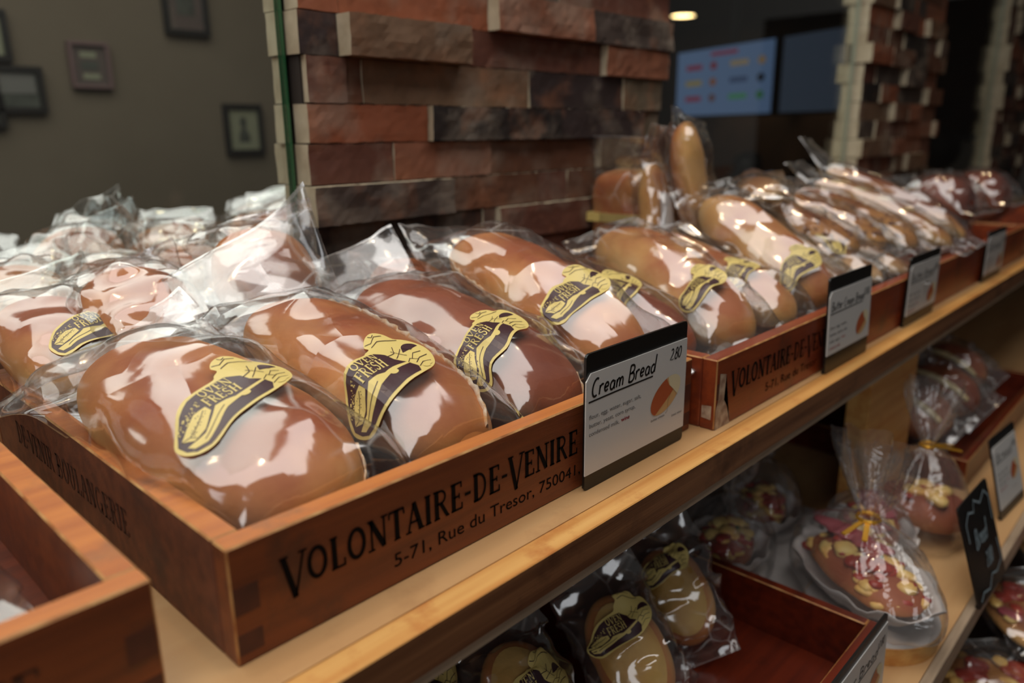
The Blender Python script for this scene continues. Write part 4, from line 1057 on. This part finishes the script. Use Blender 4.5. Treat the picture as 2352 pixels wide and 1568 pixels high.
# split buns
def cream_split(r, L, Wd, H):
    bm = bmesh.new(); prev = None; rd = random.Random(4)
    for i in range(21):
        u = -.8+1.6*i/20; k = (1-abs(u)**2.2)**.5; c = Vector((-Wd*.12, u*L/2, H/2*k+.001)); w = .006*k+.001
        o = [bm.verts.new(c+Vector((w*math.cos(a), 0, .004*math.sin(a)+rd.uniform(-.0006, .0006)))) for a in (0, 1, 2, PI, 4, 5)]
        if prev:
            for a in range(6): bm.faces.new((prev[a], prev[(a+1) % 6], o[(a+1) % 6], o[a]))
        prev = o
    from_bm('cream_split', bm, B_crumb, r, True)
G7 = 'split buns in the lower crate'
for i, (f_, b_, lb) in enumerate((((1.24, -.05, -.225), (1.26, .06, -.19), 'reddish split bun nearest to the gold tie in the lower crate'),
        ((1.37, -.06, -.22), (1.39, .06, -.18), 'fat split bun at the right photo edge in the lower crate'),
        ((1.32, .08, -.22), (1.35, .18, -.17), 'split bun in shade at the back of the lower crate'),
        ((1.50, -.04, -.21), (1.52, .07, -.17), 'split bun deepest in the lower crate, under the upper shelf'))):
    bagged('split_bun', lb, 'bun', f_, b_, .10, .08, B_brown, 110+i, G7, pw=2.1, part='bun', extra=cream_split, ext=(.03, .02), roll=-.5)
# topped flat breads on the bottom board
def pizza_flat(r, L, Wd, H):
    rd = random.Random(int(L*1e5) % 97); P = lambda n, q: [(rd.uniform(-.4, .4)*Wd, rd.uniform(-.42, .42)*L, H*.42+rd.uniform(-.002, .002), q*rd.uniform(.6, 1.2)) for _ in range(n)]
    lumps('tomato_sauce', T_sauce, r, P(16, .012), 3, .3); lumps('cheese', T_cheese, r, P(12, .011), 4, .3); lumps('ham_slice', T_ham, r, P(8, .012), 6, .3)
k = 0
desc = ['in the bottom right corner of the photo', 'just right of the chalkboard sign', 'below the chalkboard sign, partly behind the shelf', 'under the lower white price sign', 'highest of the stack at the right photo edge', 'deep under the lower shelf on the right']
for x, y, z in ((.86, -.235, -.44), (1.02, -.24, -.40), (.90, -.14, -.46), (1.18, -.25, -.37), (1.10, -.34, -.46), (1.32, -.18, -.46)):
    bagged('pizza_bread', 'tomato and cheese topped flat bread '+desc[k], 'bread', (x-.05, y-.05, z), (x+.06, y+.055, z+.015), .12, .03, B_baguette, 120+k, 'pizza breads on the bottom board', pw=3, ext=(.02, .02), extra=pizza_flat, wf=1.2); k += 1
rack = empty('bread_rack', (1.1, -.24, -.569), 'dark stepped rack that raises the pizza breads under the lower shelf', 'rack')
bm = bmesh.new()
for k, (x0, x1, z1) in enumerate(((-.45, -.12, .085), (-.12, .08, .11), (.08, .5, .15))): add_box(bm, x0, x1, -.1, .25, 0, z1-.002)
from_bm('rack_body', bm, M_dark, rack)

# lower signs
def sign_pts(bl, br, tl):
    bl, br, tl = Vector(bl), Vector(br), Vector(tl); x = (br-bl).normalized(); z = (tl-bl); z = (z-x*z.dot(x)).normalized(); y = z.cross(x)
    return Matrix.Translation(bl) @ Matrix((x, y, z)).transposed().to_4x4(), (br-bl).length, (tl-bl).length
def chalk(bm, T, a, b, z0, z1):
    w, h = b, z1
    ribbon(bm, [(w*.1, h*.62), (w*.1, h*.8), (w*.22, h*.88), (w*.38, h*.84), (w*.44, h*.94), (w*.62, h*.86), (w*.8, h*.93), (w*.92, h*.84), (w*.9, h*.6)], .003, T)
    ribbon(bm, [(w*.9, h*.4), (w*.92, h*.18), (w*.7, h*.12), (w*.55, h*.16), (w*.4, h*.06), (w*.2, h*.1), (w*.08, h*.05)], .003, T)
    hand_text(bm, 'Bread', w*.25, h*.5, h*.18, T, 0, .8, .2, .14); hand_text(bm, '2.80', w*.45, h*.25, h*.15, T, 0, .8, .2, .14)
LOWSIGNS = True
def shelf_pt(m): return m
m_, w_, h_ = sign_pts((.817, -.2005, -.289), (.937, -.2035, -.289), (.775, -.162, -.175))
sign(m_, w_, h_, 'small black chalkboard sign with a wavy chalk border, leaning at the lower shelf edge', '', '', chalk, None, chalk=True, name='chalkboard_sign')
m_, w_, h_ = sign_pts((1.085, -.168, -.2885), (1.20, -.176, -.2885), (1.040, -.135, -.18))
sign(m_, w_, h_, 'black-backed white price sign leaning at the lower shelf edge, right of the chalkboard', '', '', txt_other('Bread', '2.80'), (.004, w_-.004, .014, h_-.014))
sign(TM(.432, -.165, -.289, 0, -.03), .144, .104, 'black-backed white price sign before the dark red tray, cut by the bottom photo edge', '', '', txt_other('Butter Bread', '2.80'), (0, .144, .012, .094))

# ------------------------------------------------------------------ picture wall
def picture(x, z, w, h, label, fm, mount, motif, fw=.018, rz=0.0):
    r = empty('picture_frame', (x, 2.4985, z), label, 'picture')
    bm = bmesh.new()
    for a, b, c, d in ((0, w, 0, fw), (0, w, h-fw, h), (0, fw, fw, h-fw), (w-fw, w, fw, h-fw)): add_box(bm, a, b, -.022, 0, c, d, 0, .001)
    from_bm('frame', bm, fm, r)
    box('mount_board', fw, w-fw, -.010, -.006, fw, h-fw, mount, r)
    if motif: motif(r, w, h, fw)
    box('glazing', fw, w-fw, -.0155, -.0145, fw, h-fw, M_glass, r)
def fig(r, w, h, fw):
    bm = bmesh.new()
    P = [(.36, .24), (.66, .24), (.64, .4), (.56, .52), (.6, .62), (.56, .74), (.44, .74), (.4, .62), (.44, .52), (.37, .4)]
    bm.faces.new([bm.verts.new((p[0]*w, -.0105, p[1]*h)) for p in P]); from_bm('print', bm, M_print_dark, r)
def rect(x0, x1, z0, z1, m):
    def f(r, w, h, fw): box('print', w*x0, w*x1, -.0112, -.0102, h*z0, h*z1, m, r)
    return f
def two(r, w, h, fw):
    box('print', w*.3, w*.72, -.0112, -.0102, h*.2, h*.32, M_mount, r); box('print', w*.28, w*.68, -.0112, -.0102, h*.66, h*.78, M_mount, r); box('print', w*.28, w*.7, -.0112, -.0102, h*.4, h*.58, M_print_dark, r)
picture(1.28, .20, .155, .185, 'small black-framed picture with a pale mount and a dark figure, beside the green glass edge', M_frame, M_mount, fig)
picture(.775, .425, .125, .145, 'mauve frameless-looking picture with two pale bands on the taupe wall', M_mauve, M_mauve, two, .012)
picture(1.10, .615, .16, .22, 'black-framed mauve picture cut by the top of the photo', M_frame, M_mauve, rect(.3, .7, .3, .8, M_print_dark))
picture(.50, .495, .115, .150, 'upper black-framed picture at the left edge of the photo', M_frame, M_mount, None)
picture(.545, .345, .145, .140, 'black-framed landscape picture at the left edge, lower of the touching pair', M_frame, M_print_dark, rect(.16, .84, .42, .86, mat('photo_sky', (120, 108, 108), .6)))
picture(.44, .30, .13, .10, 'lowest black-framed picture, mostly outside the left photo edge', M_frame, M_print_dark, None)

# ------------------------------------------------------------------ hanging screens, lamp, counter
def screen(c, w, h, az, label, content):
    # local X along the screen, faces -Y
    M = Matrix.Translation(c) @ Matrix.Rotation(az, 4, 'Z')
    r = empty('menu_screen', label=label, cat='screen', M=M)
    box('screen_housing', -w/2-.012, w/2+.012, .0, .05, -h/2-.012, h/2+.012, M_black, r)
    p = box('display_panel', -w/2, w/2, -.003, -.0002, -h/2, h/2, mat('lit_blue_display', (30, 36, 46), .2, emit=((104, 128, 168), .40)) if content else mat('dim_display', (30, 34, 40), .2, emit=((72, 82, 100), .34)), r)
    if content:
        bm = bmesh.new(); rd = random.Random(6)
        cols = [(150, 60, 90), (170, 150, 90), (150, 60, 90), (170, 150, 120), (70, 90, 130), (80, 150, 110), (140, 40, 50), (150, 90, 40), (110, 70, 60), (160, 130, 90), (20, 26, 40), (60, 120, 70)]
        ms = [mat('screen_colour', tuple(c_), .3, emit=(tuple(c_), .22)) if i == 0 else mat('screen_colour_%d' % i, tuple(c_), .3, emit=(tuple(c_), .22)) for i, c_ in enumerate(cols)]
        i = 0
        for cx in (-.30, .18):
            for rz_ in (.24, .0, -.24):
                x0 = cx*w; add_box(bm, x0-.09*w, x0+.09*w, -.0036, -.0031, rz_*h-.04*h, rz_*h+.04*h, i)
                x1 = x0+.24*w*.9
                P = arc(x1, rz_*h, .05*w*.7, .06*h, 0, 345, 14); f = bm.faces.new([bm.verts.new((a, -.0037, b)) for a, b in P]); f.material_index = 6+i; i += 1
        add_box(bm, -.12*w, .16*w, -.0036, -.0031, .38*h, .44*h, 0)
        from_bm('menu_pictures', bm, ms, p)
    bm = bmesh.new(); add_box(bm, -.02, .02, .052, .082, -h/2+.05, 1.745-c[2]); add_box(bm, -.07, .07, .03, .10, 1.70-c[2], 1.7455-c[2]); add_box(bm, -.1, .1, .0502, .09, -.1, .1)
    from_bm('ceiling_pole', bm, M_black, r)
def scr(p0, p1, z0, z1, label, content):
    a, b = Vector(p0), Vector(p1); d = b-a; w = d.length; c = (a+b)/2
    screen(Vector((c.x, c.y, (z0+z1)/2)), w, z1-z0, math.atan2(d.y, d.x), label, content)
scr((3.55, 1.935), (3.27, 1.275), .345, .66, 'lit blue menu screen hanging from the ceiling, nearer the wide stone pillar', True)
scr((3.255, 1.225), (2.97, .60), .345, .66, 'dimmer blank screen hanging right beside the menu screen', False)
r = empty('ceiling_downlight', (9.43, 5.52, 1.749), 'round warm recessed ceiling downlight', 'lamp')
bm = bmesh.new(); bmesh.ops.create_cone(bm, cap_ends=True, segments=40, radius1=.15, radius2=.15, depth=.006); from_bm('lens', bm, mat('warm_lamp_glass', (255, 220, 170), .3, emit=((255, 214, 150), 9)), r)
bm = bmesh.new()
for i in range(40):
    a0, a1 = 2*PI*i/40, 2*PI*(i+1)/40
    q = [bm.verts.new((rr_*math.cos(a), rr_*math.sin(a), z)) for rr_, a, z in ((.152, a0, -.006), (.152, a1, -.006), (.175, a1, -.001), (.175, a0, -.001))]; bm.faces.new(q)
from_bm('trim_ring', bm, M_ceil, r)
def assumed_spot(loc, p, col, tgt=(0, 0, 0), ang=1.2, rad=.04):
    d = bpy.data.lights.new('downlight', 'SPOT'); d.energy = p; d.color = col; d.spot_size = ang; d.spot_blend = .6; d.shadow_soft_size = rad
    o = bpy.data.objects.new('downlight', d); COL.objects.link(o); o.location = loc; o.rotation_euler = (Vector(tgt)-Vector(loc)).to_track_quat('-Z', 'Y').to_euler()
WARM = (1, .72, .42)
assumed_spot((.2, .35, 1.70), 7, WARM, (.25, .2, 0)); assumed_spot((1.4, .3, 1.70), 7, WARM, (1.3, .1, 0)); assumed_spot((2.5, .2, 1.70), 7, WARM, (2.3, .1, 0))  # unseen ceiling lamps over the shelf, assumed from small warm glints
assumed_spot((10.1, 5.0, 1.72), 40, WARM, (10.6, 5.0, .2), .9); assumed_spot((10.1, 3.75, 1.72), 40, WARM, (10.6, 3.75, .2), .9)  # unseen lamps assumed above the warm pools of light on the far wall

# service counter with round dark canisters
r = empty('service_counter', (5.2, 3.3, -.9), 'dark service counter far behind the shelf, below the screens', 'counter')
bm = bmesh.new(); add_box(bm, -.3, .3, -2.2, 2.2, 0, .80, 0, .005); from_bm('cabinet', bm, M_dark, r)
bm = bmesh.new(); add_box(bm, -.34, .34, -2.25, 2.25, .801, .835, 0, .005); from_bm('worktop', bm, M_dark, r)
def canister(x, y, rad, h, label):
    r = empty('canister', (x, y, -.0645), label, 'canister', 'dark canisters on the service counter')
    pr = [(0, 0), (rad*.85, 0), (rad, h*.1), (rad, h*.62), (rad*.92, h*.8), (rad*.6, h*.95), (0, h)]
    V = []; k = 32
    for (a, z) in pr:
        for j in range(k): V.append((max(a, .0005)*math.cos(2*PI*j/k), max(a, .0005)*math.sin(2*PI*j/k), z))
    Fc = [(i*k+j, i*k+(j+1) % k, (i+1)*k+(j+1) % k, (i+1)*k+j) for i in range(len(pr)-1) for j in range(k)]
    from_np('body', V, Fc, M_black, r)
canister(5.03, 2.25, .10, .19, 'dark round canister on the far counter, left one under the screens')
canister(5.03, 1.83, .085, .14, 'dark round canister on the far counter, right one under the screens')

# blurred customer far behind the second glass pane
def person():
    r = empty('person', (4.35, .865, -.9), 'blurred seated person with dark hair and grey top far behind the glass', 'person')
    r.rotation_euler.z = PI*.8
    def skin(nm, verts, edges, radii, m, parent, root=0):
        me = bpy.data.meshes.new(nm); me.from_pydata(verts, edges, []); me.materials.append(m)
        o = link(bpy.data.objects.new(nm, me), parent); o.modifiers.new('s', 'SKIN'); sv = me.skin_vertices[0].data
        for i, q in enumerate(radii): sv[i].radius = (q, q) if not isinstance(q, tuple) else q; sv[i].use_root = (i == root)
        sb_ = o.modifiers.new('u', 'SUBSURF'); sb_.levels = 2; sb_.render_levels = 2; return o
    V = [(0, 0, .50), (0, 0, .64), (0, .01, .80), (0, .0, .87), (0, 0, .93), (0, -.01, 1.01), (0, -.015, 1.07),
         (.17, 0, .84), (.22, -.02, .64), (.15, -.20, .58), (.12, -.27, .57), (-.17, 0, .84), (-.22, -.02, .64), (-.15, -.20, .58), (-.12, -.27, .57),
         (.09, -.05, .48), (.10, -.40, .48), (.10, -.42, .10), (.10, -.52, .04), (-.09, -.05, .48), (-.10, -.40, .48), (-.10, -.42, .10), (-.10, -.52, .04)]
    Ed = [(0, 1), (1, 2), (2, 3), (3, 4), (4, 5), (5, 6), (3, 7), (7, 8), (8, 9), (9, 10), (3, 11), (11, 12), (12, 13), (13, 14), (0, 15), (15, 16), (16, 17), (17, 18), (0, 19), (19, 20), (20, 21), (21, 22)]
    Rr = [.14, .13, .14, .10, .05, .085, .07, .06, .045, .035, .03, .06, .045, .035, .03, .09, .065, .045, .035, .09, .065, .045, .035]
    sk = mat('skin', (190, 140, 112), .6); top = mat('grey_shirt', (120, 118, 116), .8); tr_ = mat('dark_trousers', (50, 48, 50), .8); hr = mat('dark_hair', (18, 15, 14), .7)
    skin('body', V, Ed, Rr, sk, r)
    skin('shirt', V[:4]+[V[7], V[8], V[11], V[12]], [(0, 1), (1, 2), (2, 3), (3, 4), (4, 5), (3, 6), (6, 7)], [.155, .15, .155, .11, .075, .06, .075, .06], top, r)
    skin('trousers', [V[0], V[15], V[16], V[17], V[19], V[20], V[21]], [(0, 1), (1, 2), (2, 3), (0, 4), (4, 5), (5, 6)], [.15, .105, .08, .06, .105, .08, .06], tr_, r)
    bm = bmesh.new(); bmesh.ops.create_uvsphere(bm, u_segments=24, v_segments=16, radius=.112, matrix=Matrix.Translation((0, .018, 1.068)) @ Matrix.Diagonal((.92, 1, 1, 1)))
    for v in list(bm.verts):
        if v.co.y < -.055 and v.co.z < 1.10: v.co.y = -.055+(v.co.y+.055)*.1
    from_bm('hair', bm, hr, r, True)
    bm = bmesh.new()
    for sx in (-1, 1): bmesh.ops.create_icosphere(bm, subdivisions=2, radius=.010, matrix=Matrix.Translation((sx*.032, -.092, 1.040)))
    from_bm('eyes', bm, hr, r, True)
    bm = bmesh.new(); bmesh.ops.create_icosphere(bm, subdivisions=2, radius=.014, matrix=Matrix.Translation((0, -.10, 1.016)) @ Matrix.Diagonal((.8, 1.2, 1.4, 1))); from_bm('nose', bm, sk, r, True)
person()
r = empty('stool', (4.35, .865, -.9), 'stool under the blurred seated person', 'stool')
bm = bmesh.new(); bmesh.ops.create_cone(bm, cap_ends=True, segments=32, radius1=.17, radius2=.17, depth=.04, matrix=Matrix.Translation((0, 0, .345))); from_bm('seat', bm, M_dark, r)
for sx in (-1, 1):
    for sy in (-1, 1): box('leg', sx*.11-.012, sx*.11+.012, sy*.11-.012, sy*.11+.012, 0, .325, M_dark, r)
# a pale cabinet far on the right
r = empty('display_cabinet', (6.6, .9, -.9), 'pale blurred cabinet behind the person at the far right', 'cabinet')
bm = bmesh.new(); add_box(bm, -.3, .3, -1.1, .7, 0, 1.08, 0, .01); from_bm('cabinet_body', bm, mat('pale_grey_cabinet', (120, 112, 104), .6), r)
bm = bmesh.new(); add_box(bm, -.33, .33, -1.13, .73, 1.081, 1.12, 0, .005); from_bm('cabinet_top', bm, M_black, r)
bpy.context.view_layer.update()
